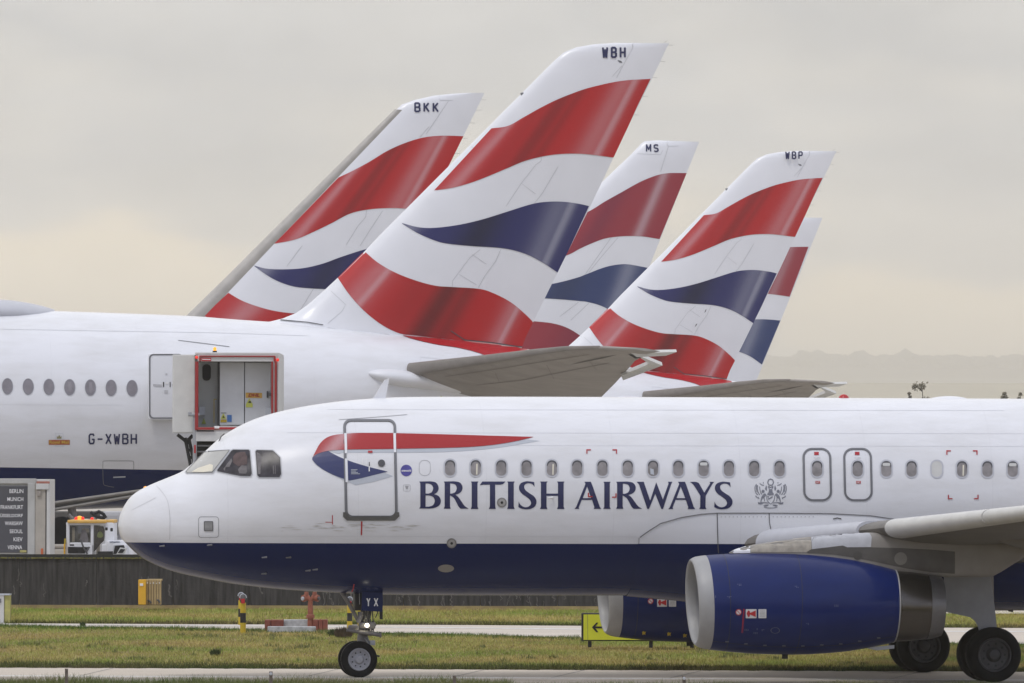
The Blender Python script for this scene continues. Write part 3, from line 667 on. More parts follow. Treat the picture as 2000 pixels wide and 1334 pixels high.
Ao=[(190,97),(266,97),(286,145),(372,392),(388,417),(300,417),(308,398),(280,311),(159,311),(122,398),(128,417),(72,417),(92,395),(203,122)]; Ah=[[(222,152),(269,290),(170,290)]]
A2=[(1298,97),(1380,97),(1400,145),(1483,392),(1502,419),(1413,419),(1420,398),(1390,311),(1269,311),(1234,398),(1240,419),(1183,419),(1202,396),(1312,122)]; A2h=[[(1330,155),(1383,290),(1280,290)]]
I2=[(415,97),(499,97),(490,116),(490,394),(501,417),(413,417),(425,394),(425,116)]
Wo=[(808,97),(893,97),(899,118),(968,320),(1040,103),(1119,306),(1186,120),(1180,97),(1232,97),(1219,118),(1120,417),(1100,417),(1028,240),(955,417),(934,417),(836,127)]
Yo=[(1438,99),(1500,97),(1540,110,1),(1562,142),(1608,226),(1679,116),(1671,98),(1725,98),(1706,120),(1625,262),(1622,395),(1635,419),(1549,419),(1560,395),(1562,262),(1482,135,1)]
R2=lambda L_:[tuple([567+(p[0]-355)*1.01,97+(p[1]-97)*.965]+list(p[2:])) for p in L_]
S2=lambda L_:[tuple([1727+(p[0]-1265)*.977,97+(p[1]-95)*.955]+list(p[2:])) for p in L_]
for o_,h_,T_ in ((Bo,Bh,L1),(Ro,Rh,L1),(Io,[],L1),(To,[],L1),([(x+443,y) for x,y in Io],[],L1),(So,[],L1),(Ho,[],L1),(Ao,Ah,L2),(I2,[],L2),(R2(Ro),[R2(Rh[0])],L2),(Wo,[],L2),(A2,A2h,L2),(Yo,[],L2),(S2(So),[],L2)):
    decal('letter', navy_txt, A, [[smooth_poly(T_(o_),6)]+[smooth_poly(T_(h),6) for h in h_]], FB, .008, 8)

# crest
Q=lambda x,y:(1465+x*.0562,925+y*.0562)
mb=MB()
def stq(pts,wd,off=.008): add_decal(mb, stroke2d([Q(*p) for p in pts],wd), FB, off, 8)
def poq(pts): add_decal(mb,[smooth_poly([tuple(list(Q(p[0],p[1]))+[1]) for p in pts],3)],FB,.008)
for sx in (-1,1):
    X_=lambda x:712+sx*(x-712)
    for pts in ([(220,360),(170,450),(165,560),(200,670),(260,740)],[(260,400),(250,520),(275,640),(330,740)],[(330,450),(340,560),(370,660),(400,720)],[(230,400),(215,520),(240,640)]): stq([(X_(a),b) for a,b in pts],1.5)
    stq([(X_(330),340),(X_(400),390),(X_(480),410)],1.5); stq([(X_(455),290),(X_(460),350)],1.2)
    poq([(X_(400),600),(X_(440),560),(X_(500),590),(X_(490),650),(X_(430),670),(X_(400),650)])
    poq([(X_(540),700),(X_(500),690),(X_(420),760),(X_(380),860),(X_(360),990),(X_(385),990),(X_(410),900),(X_(470),840),(X_(490),950),(X_(515),950),(X_(500),820),(X_(560),750)])
    poq([(X_(555),410),(X_(535),470),(X_(520),520),(X_(560),600),(X_(585),520),(X_(575),440)])
    stq([(X_(190),770),(X_(230),820),(X_(290),830),(X_(300),880)],1.8)
    poq([(X_(270),990),(X_(330),1000),(X_(430),990),(X_(600),1000),(X_(620),1030),(X_(480),1020),(X_(400),1060),(X_(300),1060)])
    poq([(X_(460),1110),(X_(540),1080),(X_(650),1080),(X_(600),1120),(X_(520),1135)])
stq([(580,760),(575,840),(600,940),(650,1010),(712,1060),(775,1010),(825,940),(850,840),(845,760)],1.4); stq([(630,890),(700,850),(780,800)],2.2); stq([(600,800),(640,790),(620,850)],1.6)
poq([(600,700),(640,650),(660,560),(712,540),(765,560),(785,650),(820,700),(800,750),(620,750)])
stq([(640,450),(712,480),(780,450)],2.0); stq([(620,440),(680,560)],1.6); stq([(800,440),(745,560)],1.6); stq([(650,400),(610,310),(640,220),(712,190),(785,220),(815,310),(770,400),(650,400)],2.2)
stq([(480,1160),(600,1190),(712,1195),(830,1190),(940,1160)],1.5)
mb.build('crest', mat('crest_grey',(.21,.22,.26),.5,var=.1), A)

# forward door
def seg(mbx,p,q,wd,T=FB,off=.012): add_decal(mbx, stroke2d([p,((p[0]+q[0])/2,(p[1]+q[1])/2),q],wd), T, off, 8)
mb=MB(); add_decal(mb, ring2d(rrect(723.5,915,103.5,192,15,lean=.018), rrect(723.5,915.5,94,184,11,lean=.018)), FB, .013, 8)
dr = mb.build('door', greyl, A)
mb=MB(); add_decal(mb, ring2d(rrect(723.5,915.5,94.8,184.6,11,lean=.018), rrect(723.5,915.5,93.2,183,10.5,lean=.018)), FB, .017, 8); mb.build('door_seam', greyd, dr)
mb=MB()
add_decal(mb,[[(672.4,847),(677.2,847),(678.2,886),(673.4,886)]],FB,.019); add_decal(mb,[[(673.8,896),(678.6,896),(679.8,942),(675,942)]],FB,.019); add_decal(mb,[[(768.2,847),(773,847),(773.8,884),(769,884)]],FB,.019)
mb.build('outline_crossing_band', white2, dr)
mb=MB(); add_decal(mb,[[(670,1000),(676,1000),(683,1009),(766,1009),(772.5,1000),(779.5,1000),(780,1008),(771,1016.5),(678,1016.5),(670,1009)]],FB,.022); mb.build('door_sill', mat('sill_grey',(.10,.10,.095),.5), dr)
mb=MB(); add_decal(mb,[[(745+7*math.cos(a*math.pi/10),905+7*math.sin(a*math.pi/10)) for a in range(20)]],FB,.02); mb.build('porthole', glass_d, dr)
mb=MB(); add_decal(mb,[rrect(723,883,9,4.2,1)],FB,.018); mb.build('placard', red, dr)
mb=MB(); add_decal(mb,[[(720,903),(722,903),(722,921),(720,921)]],FB,.02); add_decal(mb,[[(708,895),(709,895),(709,908),(708,908)]],FB,.018); add_decal(mb,[[(716,895),(717,895),(717,908),(716,908)]],FB,.018); mb.build('door_handle', txt_w, dr)
mb=MB(); add_decal(mb,[[(720.2,903),(721.8,903),(721.8,911),(720.2,911)]],FB,.023); mb.build('handle_grip', black, dr)
mb=MB()
for k_,(xa,xb) in enumerate(((685.5,698),(685.5,695),(685.5,699),(685.5,703))): add_decal(mb,stroke2d([(xa,918+k_*2.6),(xb,918+k_*2.6)],1.2),FB,.02)
mb.build('door_small_print', shad, dr)
mb=MB(); seg(mb,(662,820),(735,815),1.0,off=.008); seg(mb,(735,815),(795,810),1.0,off=.008); mb.build('rain_gutter', pline, A)

# round alliance badge and small signs
mb=MB(); add_decal(mb,[[(793.5+11.2*math.cos(a*math.pi/16),919+11.2*math.sin(a*math.pi/16)) for a in range(32)]],FB,.008); bg_=mb.build('alliance_badge', mat('badge_violet',(.085,.075,.34),.3,var=.2,vs=2), A)
mb=MB(); add_decal(mb,text2d('oneworld',784,803,917,921.5,.02),FB,.013); mb.build('badge_lettering', txt_w, bg_)
mb=MB(); add_decal(mb, ring2d(rrect(794.5,953,14,13,3), rrect(794.5,953,12.8,11.8,2.4)),FB,.008); add_decal(mb,[[(791,949),(798,949),(796,955),(793,955)]],FB,.008); mb.build('sign_square', pline, A)

# ports, probes, hatches
def disc(x,y,r,m,nm,off=.008,T=FB,par=A,sx=1,sy_=1): mb=MB(); add_decal(mb,[[(x+r*sx*math.cos(a*math.pi/12),y+r*sy_*math.sin(a*math.pi/12)) for a in range(24)]],T,off); return mb.build(nm,m,par)
port_m = mat('port_metal',(.26,.255,.25),.4,metal=.3,var=.2,vs=8)
for x,y,r in ((980,981.5,9.6),(882,1060.5,9.6)):
    q=disc(x,y,r,port_m,'outflow_port',.012); disc(x,y,r*.72,mat('port_light',(.38,.37,.36),.4,var=.1),'port_ring',.016,par=q); disc(x,y,2.6,black,'port_hole',.02,par=q)
disc(871,1109.5,7.5,mat('hatch_beige',(.26,.245,.215),.5,var=.1),'belly_hatch',.012,sx=2.1)
for x,y,m_ in ((520,1088,greyl),(519,1120,greyl),(619,1112,greyl),(567,1088.5,greyd),(1078.5,971.5,txt_w),(413,1064,greyl),(320,1066,greyl),(605,1114,greyl)):
    p=hit(x,y)
    if p:
        mb=MB(); n=Vector((0,-1,0)); mb.tube([p, p+n*.07, p+n*.08+Vector((-.10,0,-.01))],[.022,.018,.012],8); mb.build('probe', m_, A)
mb=MB(); add_decal(mb, ring2d(rrect(407.5,1029.5,40,41,6), rrect(407.5,1029.5,38.4,39.4,5.2)),FB,.008); sqr=mb.build('service_panel', greyl, A)
decal('panel_insert', mat('insert_grey',(.26,.26,.26),.5,var=.2,vs=12), sqr, [[rrect(407.5,1027.5,17.5,18.5,1.5)]], FB,.009)
mb=MB(); add_decal(mb, ring2d(rrect(407.5,1027.5,18,19,1.5), rrect(407.5,1027.5,15.6,16.6,1)),FB,.014); mb.build('insert_rim', greyd, sqr)
# radome seam and strips
mb=MB(); add_decal(mb, stroke2d(smooth_poly([(305,949),(315,959,1),(327,978,1),(331.5,1004,1),(332,1030,1),(331.5,1059)],4)[:-1]+[],.9),FB,.006,8); add_decal(mb, stroke2d([(258,996),(282,984),(305,972)],.7),FB,.006,8); mb.build('radome_seam', mat('seam',(.50,.50,.52),.6), A)
# faint fuselage lap seams
mb=MB()
for x0,x1,y in ((560,2000,845),(640,2000,800),(800,2000,870),(345,2000,1047)):
    pts=[(x,y+(x-x0)*.0015) for x in np.arange(x0,x1+1,60)]; add_decal(mb,stroke2d(pts,.55),FB,.004,50)
mb.build('lap_seams', mat('lap',(.62,.63,.66),.5), A)
# grime beside the door
dirt=mat('grime',(.56,.55,.53),.7,var=.2,vs=10,stretch=(1,1,4)); mb=MB()
for _ in range(46):
    x=rng.uniform(540,800); y=1030+rng.normal(0,4); l=rng.uniform(6,34); add_decal(mb,[[(x,y),(x+l*.5,y-rng.uniform(.3,1.3)),(x+l,y+.3),(x+l*.5,y+rng.uniform(.2,1.4))]],FB,.004,50)
mb.build('grime_streaks', dirt, A)
# fairing outlines
mb=MB(); add_decal(mb,stroke2d(up_l[1:12],1.7),BB,.016,30)
for pts,wd in (([(1400.5,1003),(1401,1030),(1402,1060),(1403,1080)],1.6),([(1502,1003),(1502.5,1020),(1506,1037)],1.5),([(1248,1050),(1247.5,1062)],1.0)): add_decal(mb,stroke2d(pts,wd),BB,.016,12)
for i in range(24):
    x=1408+i*7.8
    if abs(x-1502)>5: add_decal(mb,[[(x,1008.5),(x+1,1008.5),(x+1,1010.3),(x,1010.3)]],BB,.016)
add_decal(mb,stroke2d([(1627,1013.8),(1635,1011.6),(1643,1013.6)],2.2),BB,.016); add_decal(mb,stroke2d([(1713,1018.5),(1732,1019)],1.8),BB,.016)
mb.build('fairing_seams', greyd, A)

# flight-deck glazing
Cq=lambda L_:[(350+p[0]*.11,860+p[1]*.11) for p in L_]
def inset(poly,k):
    cx=sum(p[0] for p in poly)/len(poly); cy=sum(p[1] for p in poly)/len(poly); o=[]
    for x,y in poly: d=math.hypot(x-cx,y-cy); o.append((x+(x-cx)/d*k,y+(y-cy)/d*k))
    return o
W1=Cq([(122,562),(450,213),(892,178),(885,200),(618,545),(590,578),(150,588)])
W2=Cq([(683,535),(935,195),(965,178),(1232,178),(1254,196),(1290,595),(1262,640),(1095,638),(690,556)])
W3=Cq([(1360,208),(1385,183),(1655,190),(1672,196),(1788,310),(1810,600),(1778,656),(1425,656),(1392,625)])
for nm,poly,gm in (('windscreen',W1,glass_s),('side_window',W2,glass_c),('side_window',W3,glass_c)):
    mb=MB(); add_decal(mb,ring2d(inset(poly,2.8),inset(poly,-.2)),FB,.010,6); fr=mb.build(nm,mat('cockpit_frame',(.50,.51,.54),.4,var=.1),A)
    mb=MB(); add_decal(mb,[poly],FB,.014,6); mb.build('glass',gm,fr)
    mb=MB(); add_decal(mb,ring2d(inset(poly,.5),inset(poly,-.6)),FB,.018,6); mb.build('seal',greyd,fr)
    if poly is W1: decal('glare_shield',cream,fr,[[Cq([(230,570),(340,500),(560,430),(610,450),(600,550),(440,575)])]],FB,.019,6)
    if poly is W2:
        decal('seat',mat('seat_brown',(.085,.055,.055),.7,var=.3,vs=9),fr,[[Cq([(960,300),(1020,230),(1170,210),(1215,300),(1210,430),(1050,470),(960,400)])]],FB,.019,6)
        decal('seat_back',mat('seat_grey',(.15,.14,.145),.7,var=.3,vs=9),fr,[[Cq([(1050,520),(1110,450),(1200,460),(1210,560),(1190,600),(1070,595)])],[Cq([(790,520),(840,450),(930,330),(950,370),(900,480),(830,490),(815,550)])]],FB,.021,6)
    if poly is W3:
        decal('side_panel',mat('seat_grey',(.15,.14,.145)),fr,[[Cq([(1375,215),(1440,250),(1460,300),(1445,600),(1405,610)])],[Cq([(1665,460),(1680,450),(1685,600),(1668,600)])],[Cq([(1700,450),(1712,450),(1715,600),(1700,600)])]],FB,.019,6)
wp_ = MB(); p=hit(427,862); wp_.tube([p+Vector((0,0,-.02)),p+Vector((.05,-.02,.10)),p+Vector((.12,-.02,.16))],.012,6); wp_.build('wiper', greyd, A)

# aerials and beacon on the roof
def roof(mbx, poly, hw): 
    P0=[at(x,y,-hw) for x,y in poly]; P1=[Vector((p.x,hw,p.z)) for p in P0]; n=len(poly)
    mbx.add(P0+P1,[tuple(range(n)),tuple(reversed(range(n,2*n)))]+[(i,(i+1)%n,n+(i+1)%n,n+i) for i in range(n)])
mb=MB(); roof(mb,[(727,780),(733,772),(751,742),(760.5,739),(752.5,780)],.02); mb.build('blade_aerial', white2, A)
mb=MB(); p=at(1648,778,0); mb.lathe([(-.05,.12),(0,.115),(.04,.10),(.075,.06),(.09,.001)],p,(0,0,1),20); mb.build('beacon', mat('beacon_red',(.42,.012,.015),.3,var=0), A)
mb=MB(); p=at(862,777,0); mb.lathe([(-.05,.05),(.0,.045),(.03,.02),(.035,.001)],p,(0,0,1),12); mb.build('roof_fitting', mat('olive',(.25,.27,.05),.5), A)
mb=MB(); secs=[]
for k in range(13):
    u=k/12; x=1815+76*u; hh=5.5*math.sin(math.pi*u)**.7; p=at(x,779-hh,0); secs.append((p.x,0,p.z,p.z-.3,.02+.3*math.sin(math.pi*u)**.6))
mb.loft(secs,24); mb.build('aerial_dome', white, A)

# wings
R0 = at(1458,1062,-1.95); XR,ZR = R0.x,R0.z
def wing_sec(Y, f0=0., f1=1., tk=1., dz=0.):
    a=abs(Y)-1.95; LEx=XR+a*.512; z=ZR+a*.089
    if a<4.45: TEx=XR+6.1+a*.06; t=.80-.07*a
    else: u=(a-4.45)/(15.05-4.45); TEx=(XR+6.37)+u*(XR+15.05*.512+1.5-XR-6.37); t=.49-.33*u
    inc=.055-.04*min(1,a/15); c=TEx-LEx
    LE=Vector((LEx,Y,z+dz)); TE=Vector((TEx,Y,z-c*inc+dz)); return (LE.lerp(TE,f0),LE.lerp(TE,f1),t*tk)
for sgn in (-1,1):
    mb=MB(); mb.foil([wing_sec(sgn*y) for y in (1.0,1.95,4,5.2,6.4,9,12,15,16.6,17.0)],(0,0,1)); wg=mb.build('wing', wing_grey, A, sharp=40)
    for a_,b_ in ((2.3,5.35),(6.2,9.0),(9.04,11.8),(11.84,14.4),(14.44,16.6)):
        mb=MB(); ss=[]
        for k in range(5):
            y=a_+(b_-a_)*k/4; LE,TE,t=wing_sec(sgn*y); c=(TE-LE).length; d=(TE-LE).normalized(); ss.append((LE-d*.05+Vector((0,0,-.015)),LE+d*c*.24,t*.80))
        mb.foil(ss,(0,0,1)); mb.build('slat', slat_m if a_>3 else mat('root_slat_grey',(.50,.51,.55),.4,var=.05), wg, sharp=50)
    for y in (6.55,9.6,12.6):
        mb=MB(); LE,TE,t=wing_sec(sgn*y); secs=[]
        for k in range(13):
            u=k/12; X=LE.x+(TE.x-LE.x)*.42+u*2.6; hh=math.sin(math.pi*min(1,u*.96+.02))**.7; zc=LE.z-.10-.05*u-.14*u; secs.append((X,sgn*y,zc+.16*hh,zc-.34*hh,.02+.17*hh))
        mb.loft(secs,20); mb.build('flap_track_fairing', wing_grey, wg)
    mb=MB(); LE,TE,t=wing_sec(sgn*16.95); mb.prism([(0,0)],0,0) if False else None
    mb.foil([(LE,TE,.12),(LE+Vector((.5,sgn*.05,.75)),TE+Vector((.55,sgn*.05,.75)),.05)],(0,1,0)); mb.build('wing_tip_fence', wing_grey, wg)
# tail surfaces (outside the frame)
zf=zt-.3
mb=MB(); mb.foil([((X0+29.6,0,zf-.3),(X0+35.6,0,zf-.3),.6),((X0+34.6,0,zf+5.9),(X0+36.9,0,zf+5.9),.2)],(0,1,0)); mb.build('fin', white, A)
for sgn in (-1,1):
    mb=MB(); mb.foil([((X0+32.2,sgn*.3,4.9),(X0+35.9,sgn*.3,4.8),.4),((X0+35.4,sgn*6.2,5.5),(X0+36.7,sgn*6.2,5.5),.12)],(0,0,1)); mb.build('tailplane', wing_grey, A)

# engines
def build_engine(sgn):
    Y=sgn*5.75; c0=at(1352,1176,-5.75); c1=at(1818,1184.5,-5.75); o=Vector((c0.x-(.12 if sgn>0 else 0),Y,c0.z)); ax=Vector((c1.x-c0.x,0,c1.z-c0.z)).normalized()
    shear=lambda t,p: -.075*p.z*max(0,1-t/1.2) if t<1.2 else 0
    eg=bpy.data.objects.new('engine',None); col.objects.link(eg); eg.parent=A; eg.location=o-A.location
    mb=MB(); mb.lathe([(.30,.955),(.22,.945),(.12,.925),(.05,.895),(.015,.87),(0,.845),(.01,.825),(.05,.80),(.12,.785),(.20,.78)],o,ax,80,shear); mb.build('inlet_lip',lip_m,eg,sharp=70)
    mb=MB(); mb.lathe([(.20,.78),(.5,.785),(.85,.80),(1.1,.80)],o,ax,80,shear); mb.build('inlet_duct',duct_m,eg,sharp=70)
    mb=MB(); mb.lathe([(1.08,.80),(1.1,.3),(1.1,.001)],o,ax,60); fan=mb.build('fan',dark,eg)
    mb=MB()
    for k in range(22):
        a=2*math.pi*k/22; b1=Vector((0,math.cos(a),math.sin(a))); b2=Vector((0,math.cos(a+.16),math.sin(a+.16))); q=o+ax*1.02
        mb.add([q+b1*.22, q+b1*.78, q+ax*.08+b2*.78, q+ax*.08+b2*.22],[(0,1,2,3)])
    mb.build('fan_blades',steel2,fan,smooth=False)
    mb=MB(); mb.lathe([(.72,.001),(.80,.09),(.95,.18),(1.08,.24)],o,ax,30); mb.build('spinner',dark,fan)
    pr=[(.30,.955),(.5,.975),(.8,1.0),(1.2,1.022),(1.6,1.032),(2.0,1.032),(2.4,1.02),(2.8,.99),(3.2,.945),(3.6,.875),(3.9,.81),(4.14,.75)]
    mb=MB(); mb.lathe(pr,o,ax,96,shear); cw=mb.build('cowl',blue_cowl,eg,sharp=70); cowl_bvh=mb.bvh()
    mb=MB(); mb.lathe([(4.14,.752),(4.155,.755),(4.17,.748),(4.17,.70)],o,ax,80); mb.build('cowl_rim',lip_m,eg)
    mb=MB(); mb.lathe([(4.18,.725),(4.45,.715),(4.83,.67)],o,ax,80); mb.build('exhaust_sleeve',steel,eg,sharp=70)
    mb=MB(); mb.lathe([(4.83,.675),(4.95,.655),(5.13,.60),(5.13,.57),(4.7,.56),(4.4,.5),(4.4,.001)],o,ax,80); mb.build('exhaust_nozzle',steel2,eg,sharp=50)
    mb=MB()
    for t0 in (.62,2.08): mb.lathe([(t0,np.interp(t0,[q[0] for q in pr],[q[1] for q in pr])+.0025),(t0+.014,np.interp(t0+.014,[q[0] for q in pr],[q[1] for q in pr])+.0025)],o,ax,96,shear)
    mb.build('cowl_seam',mat('cowl_seam',(.004,.006,.02),.6),cw)
    mb=MB(); b=o+ax*1.85+Vector((0,0,-1.02)); mb.box((b.x,Y-.01,b.z-.10),(b.x+.12,Y+.01,b.z+.02)); mb.build('drain_mast',black,cw)
    mb=MB(); b=o+ax*3.55+Vector((0,0,-.86)); mb.foil([(b+Vector((0,0,0)),b+Vector((.62,0,.05)),.06),(b+Vector((.25,0,-.06)),b+Vector((.62,0,-.02)),.04)],(0,1,0)); mb.build('cowl_strake',shad,cw)
    return eg,cw,cowl_bvh,o,ax
E1,C1,CB,eo,eax = build_engine(-1)
Z4=lambda u,v:(1300+u*.35,980+v*.35)
def cowl_marks(T, par, X, Y, k, dim):
    """warning stickers on a cowl; X,Y pixel of the top left sticker"""
    mb=MB(); add_decal(mb,[rrect(X+11*k,Y+8.5*k,21*k,17.5*k,1)],T,.006); add_decal(mb,[rrect(X+33*k,Y+8.5*k,15.5*k,17.5*k,1)],T,.006); s_=mb.build('warning_sticker',mat('sticker_white',(.60,.60,.60),.5,var=.04),par)
    mb=MB(); add_decal(mb,[[(X+2*k,Y+8*k),(X+5*k,Y+2*k),(X+8*k,Y+3*k),(X+9*k,Y+7*k),(X+20*k,Y+2*k),(X+20*k,Y+15*k),(X+9*k,Y+10*k),(X+8*k,Y+14*k),(X+5*k,Y+15*k)]],T,.010); 
    a=[(X-13.5*k+6*k*math.cos(t*math.pi/12),Y+5.5*k+6*k*math.sin(t*math.pi/12)) for t in range(24)]; a2=[(X-13.5*k+4.6*k*math.cos(t*math.pi/12),Y+5.5*k+4.6*k*math.sin(t*math.pi/12)) for t in range(24)]
    add_decal(mb,ring2d(a,a2),T,.011); add_decal(mb,stroke2d([(X-17*k,Y+2*k),(X-10*k,Y+9*k)],1.2),T,.011)
    if not dim: add_decal(mb,stroke2d([(X-3.6*k,Y-1),(X-7.2*k,Y+46)],1.1),T,.008); add_decal(mb,stroke2d([(X-2.0*k,Y-1),(X-5.4*k,Y+46)],.7),T,.008)
    mb.build('sticker_symbol',red,s_)
    mb=MB(); add_decal(mb,[[(X-13.5*k+4.6*k*math.cos(t*math.pi/12),Y+5.5*k+4.6*k*math.sin(t*math.pi/12)) for t in range(24)]],T,.007); mb.build('sticker_disc',mat('sticker_white',(.6,.6,.6)),s_)
    mb=MB()
    for q in range(5): add_decal(mb,stroke2d([(X+28*k,Y+(3+q*2.6)*k),(X+38*k,Y+(3+q*2.6)*k)],.5),T,.010)
    mb.build('sticker_text_lines',greyl,s_)
cowl_marks(CB, C1, 1456, 1190, 1.0, False)
mb=MB()
for (u,v) in ((412,464),(732,475),(953,580),(788,681),(502,710),(502,732),(452,714),(548,716),(356,533),(270,530)):
    x,y=Z4(u,v)
    for r in range(2):
        for c in range(3):
            if rng.random()<.8: add_decal(mb,[[(x-4+c*3,y-1.5+r*2.2),(x-2.3+c*3,y-1.5+r*2.2),(x-2.3+c*3,y-.8+r*2.2),(x-4+c*3,y-.8+r*2.2)]],CB,.006)
m4=MB(); add_decal(m4,stroke2d([(1392,1252),(1480,1262),(1560,1264),(1650,1259),(1745,1243)],1.0),CB,.006,20); m4.build('cowl_split_line',mat('cowl_seam',(.004,.006,.02)),C1)
for k in range(9):
    m4=MB(); xk=1420+k*37; yk=float(np.interp(xk,[1392,1480,1560,1650,1745],[1252,1262,1264,1259,1243])); add_decal(m4,[rrect(xk,yk-2.5,7,2.6,.8)],CB,.008); m4.build('cowl_latch',mat('latch_grey',(.11,.12,.17),.4,metal=.3),C1)
m4=MB(); a_=[(1444+9*math.cos(t*math.pi/12),1231+6*math.sin(t*math.pi/12)) for t in range(24)]; add_decal(m4,ring2d([(x+70,y) for x,y in a_],[(x+70+(1444-x)*.14,y+(1231-y)*.14) for x,y in a_]),CB,.007); m4.build('oil_access_ring',mat('latch_grey',(.11,.12,.17)),C1)
mb.build('cowl_small_markings', mat('marking_grey',(.20,.22,.32),.5,var=.2), C1)
# pylon and far engine
def build_pylon(sgn):
    P=[(1424,1079,1080.5,.02),(1434,1073.5,1085,.07),(1450,1068.5,1092,.12),(1475,1063,1098,.15),(1520,1056.5,1104,.17),(1580,1049,1112,.18),(1640,1043.5,1118,.18),(1690,1040,1121,.19),(1740,1040,1122,.2),(1800,1045,1125,.2),(1850,1050,1127.5,.2),(1905,1052,1127.5,.19),(1937,1052,1126.5,.17),(1955,1052,1117,.15),(1985,1052,1098,.13),(2020,1050,1076,.10),(2070,1050,1058,.04)]
    secs=[]
    for x,a,b,h in P:
        p=at(x,a,-5.75); q=at(x,b,-5.75); secs.append((p.x,sgn*5.75,p.z,q.z,h,None,3.2))
    mb=MB(); mb.loft(secs,48); o=mb.build('pylon',mat('pylon_grey',(.25,.235,.215),.5,var=.14,vs=1.5),A,sharp=45); return o,mb.bvh()
PY,PB = build_pylon(-1)
Z3=lambda L_:[(1400+u*.3,760+v*.3) for u,v in L_]
decal('dark_panel',mat('sooty_grey',(.085,.08,.074),.55,var=.2,vs=3),PY,[[Z3([(585,1045),(700,1035),(820,1020),(850,1030),(1000,1030),(1200,1035),(1400,1045),(1550,1058),(1550,1202),(1400,1192),(1250,1170),(1150,1150),(1020,1122),(900,1098),(760,1078),(590,1068)])]],PB,.006,8)
decal('white_panel',mat('panel_bluewhite',(.46,.47,.50),.45,var=.08,vs=6),PY,[[Z3([(615,966),(760,947),(880,930),(950,924),(995,940),(1008,965),(1003,1028),(850,1030),(820,1018),(620,1042)])]],PB,.009,8)
decal('tan_panel',mat('panel_tan',(.36,.33,.28),.5,var=.3,vs=5),PY,[[Z3([(222,1003),(400,985),(612,965),(616,1042),(580,1062),(222,1062)])]],PB,.009,8)
decal('nose_cap',white2,PY,[[Z3([(70,1060),(100,1040),(160,1015),(218,998),(218,1066),(90,1068)])]],PB,.009,8)
mb=MB()
for i in range(34):
    if i in (9,10,19,28): continue
    x=630+i*6.2; y=960-(x-630)*.13; add_decal(mb,[Z3([(x,y-3),(x+2.6,y-3),(x+1.6,y+9),(x-1,y+9)])],PB,.012)
mb.build('vent_slots',greyd,PY)
disc(1759,1091,12.5,mat('disc_grey',(.20,.19,.17),.5,var=.1),'access_disc',.012,PB,PY); disc(1675,1085,8.5,mat('disc_dark',(.07,.066,.06),.5,var=.2),'blister',.012,PB,PY)
E2,C2,CB2,_,_ = build_engine(1); PY2,_b = build_pylon(1)
cowl_marks(CB2, C2, 1283, 1169, .92, True)
mb=MB()
for x,y in ((1258,1236),(1307,1238),(1338,1241)):
    add_decal(mb,[[(x-4,y-2),(x-1,y-4),(x+1,y-2),(x+4,y-3),(x+2,y+1),(x+3,y+4),(x,y+2),(x-3,y+4)]],CB2,.006)
mb.build('cowl_small_markings', yellow, C2)

# landing gear
def wheel(mbp, cx, cy, cz, R_, wdt, parent, hubm, face):
    """tyre + hub with bolt ring; face = side (-1/+1) of the dished hub"""
    w_=wdt/2; o=Vector((cx,cy,cz)); prof=[(-w_*.8,R_*.62),(-w_,R_*.72),(-w_,R_*.86),(-w_*.82,R_*.955),(-w_*.5,R_*.995),(0,R_),(w_*.5,R_*.995),(w_*.82,R_*.955),(w_,R_*.86),(w_,R_*.72),(w_*.8,R_*.62)]
    flat=lambda v:v
    mb=MB(); mb.lathe(prof,o,(0,1,0),56); wh=mb.build('wheel',rubber,parent,sharp=50)
    r=R_*.62; mb=MB(); mb.lathe([(face*w_*.80,r),(face*w_*.86,r*.97),(face*w_*.84,r*.90),(face*w_*.45,r*.84),(face*w_*.35,r*.45),(face*w_*.50,r*.36),(face*w_*.85,r*.30),(face*w_*.88,r*.24),(face*w_*.9,.001)],o,(0,1,0),48); mb.lathe([(-face*w_*.80,r),(-face*w_*.5,.001)],o,(0,1,0),32); hb=mb.build('hub',hubm,wh,sharp=35)
    mb=MB()
    for k in range(9):
        a=2*math.pi*k/9; q=o+Vector((math.cos(a)*r*.64,face*w_*.40,math.sin(a)*r*.64)); mb.lathe([(-.01,r*.07),(face*.012,r*.07),(face*.014,.001)],q,(0,1,0),10)
    mb.build('hub_holes',dark,hb)
    mb=MB()
    for k in (-.5,-.17,.17,.5): mb.lathe([(w_*k-.004,R_*1.0008),(w_*k+.004,R_*1.0008)],o,(0,1,0),56)
    mb.build('tread_groove',black,wh); return wh
ngx=at(701,1289,-.25).x; ng=bpy.data.objects.new('nose_gear',None); col.objects.link(ng); ng.parent=A; ng.location=Vector((ngx,0,0))-A.location
for y,f in ((-.25,-1),(.25,1)): wheel(None,ngx,y,.38,.382,.22,ng,hub_m,f)
N5=lambda u,v,Y=-.12: at(640+u*.153,1130+v*.153,Y)
mb=MB(); mb.tube([N5(560,60,0),N5(490,420,0),N5(452,740,0)],[.13,.12,.10],18); mb.tube([N5(445,720,0),N5(432,830,0)],.105,18); mb.tube([N5(440,800,0),Vector((ngx,0,.38))],.07,14); mb.lathe([(-.1,.06),(-.1,.13),(.1,.13),(.1,.06)],N5(470,640,0),(0,0,1),18); mb.tube([(ngx,-.3,.38),(ngx,.3,.38)],.05,12)
mb.tube([N5(440,430),N5(395,560)],[.05,.06],10); mb.box(N5(410,560,-.2),N5(590,640,.1),bev=.03); mb.build('strut',gear_m,ng)
mb=MB(); mb.tube([N5(180,170,-.1),N5(260,300,-.1),N5(400,560,-.1)],[.05,.045,.04],12); mb.build('drag_brace',gear_m,ng)
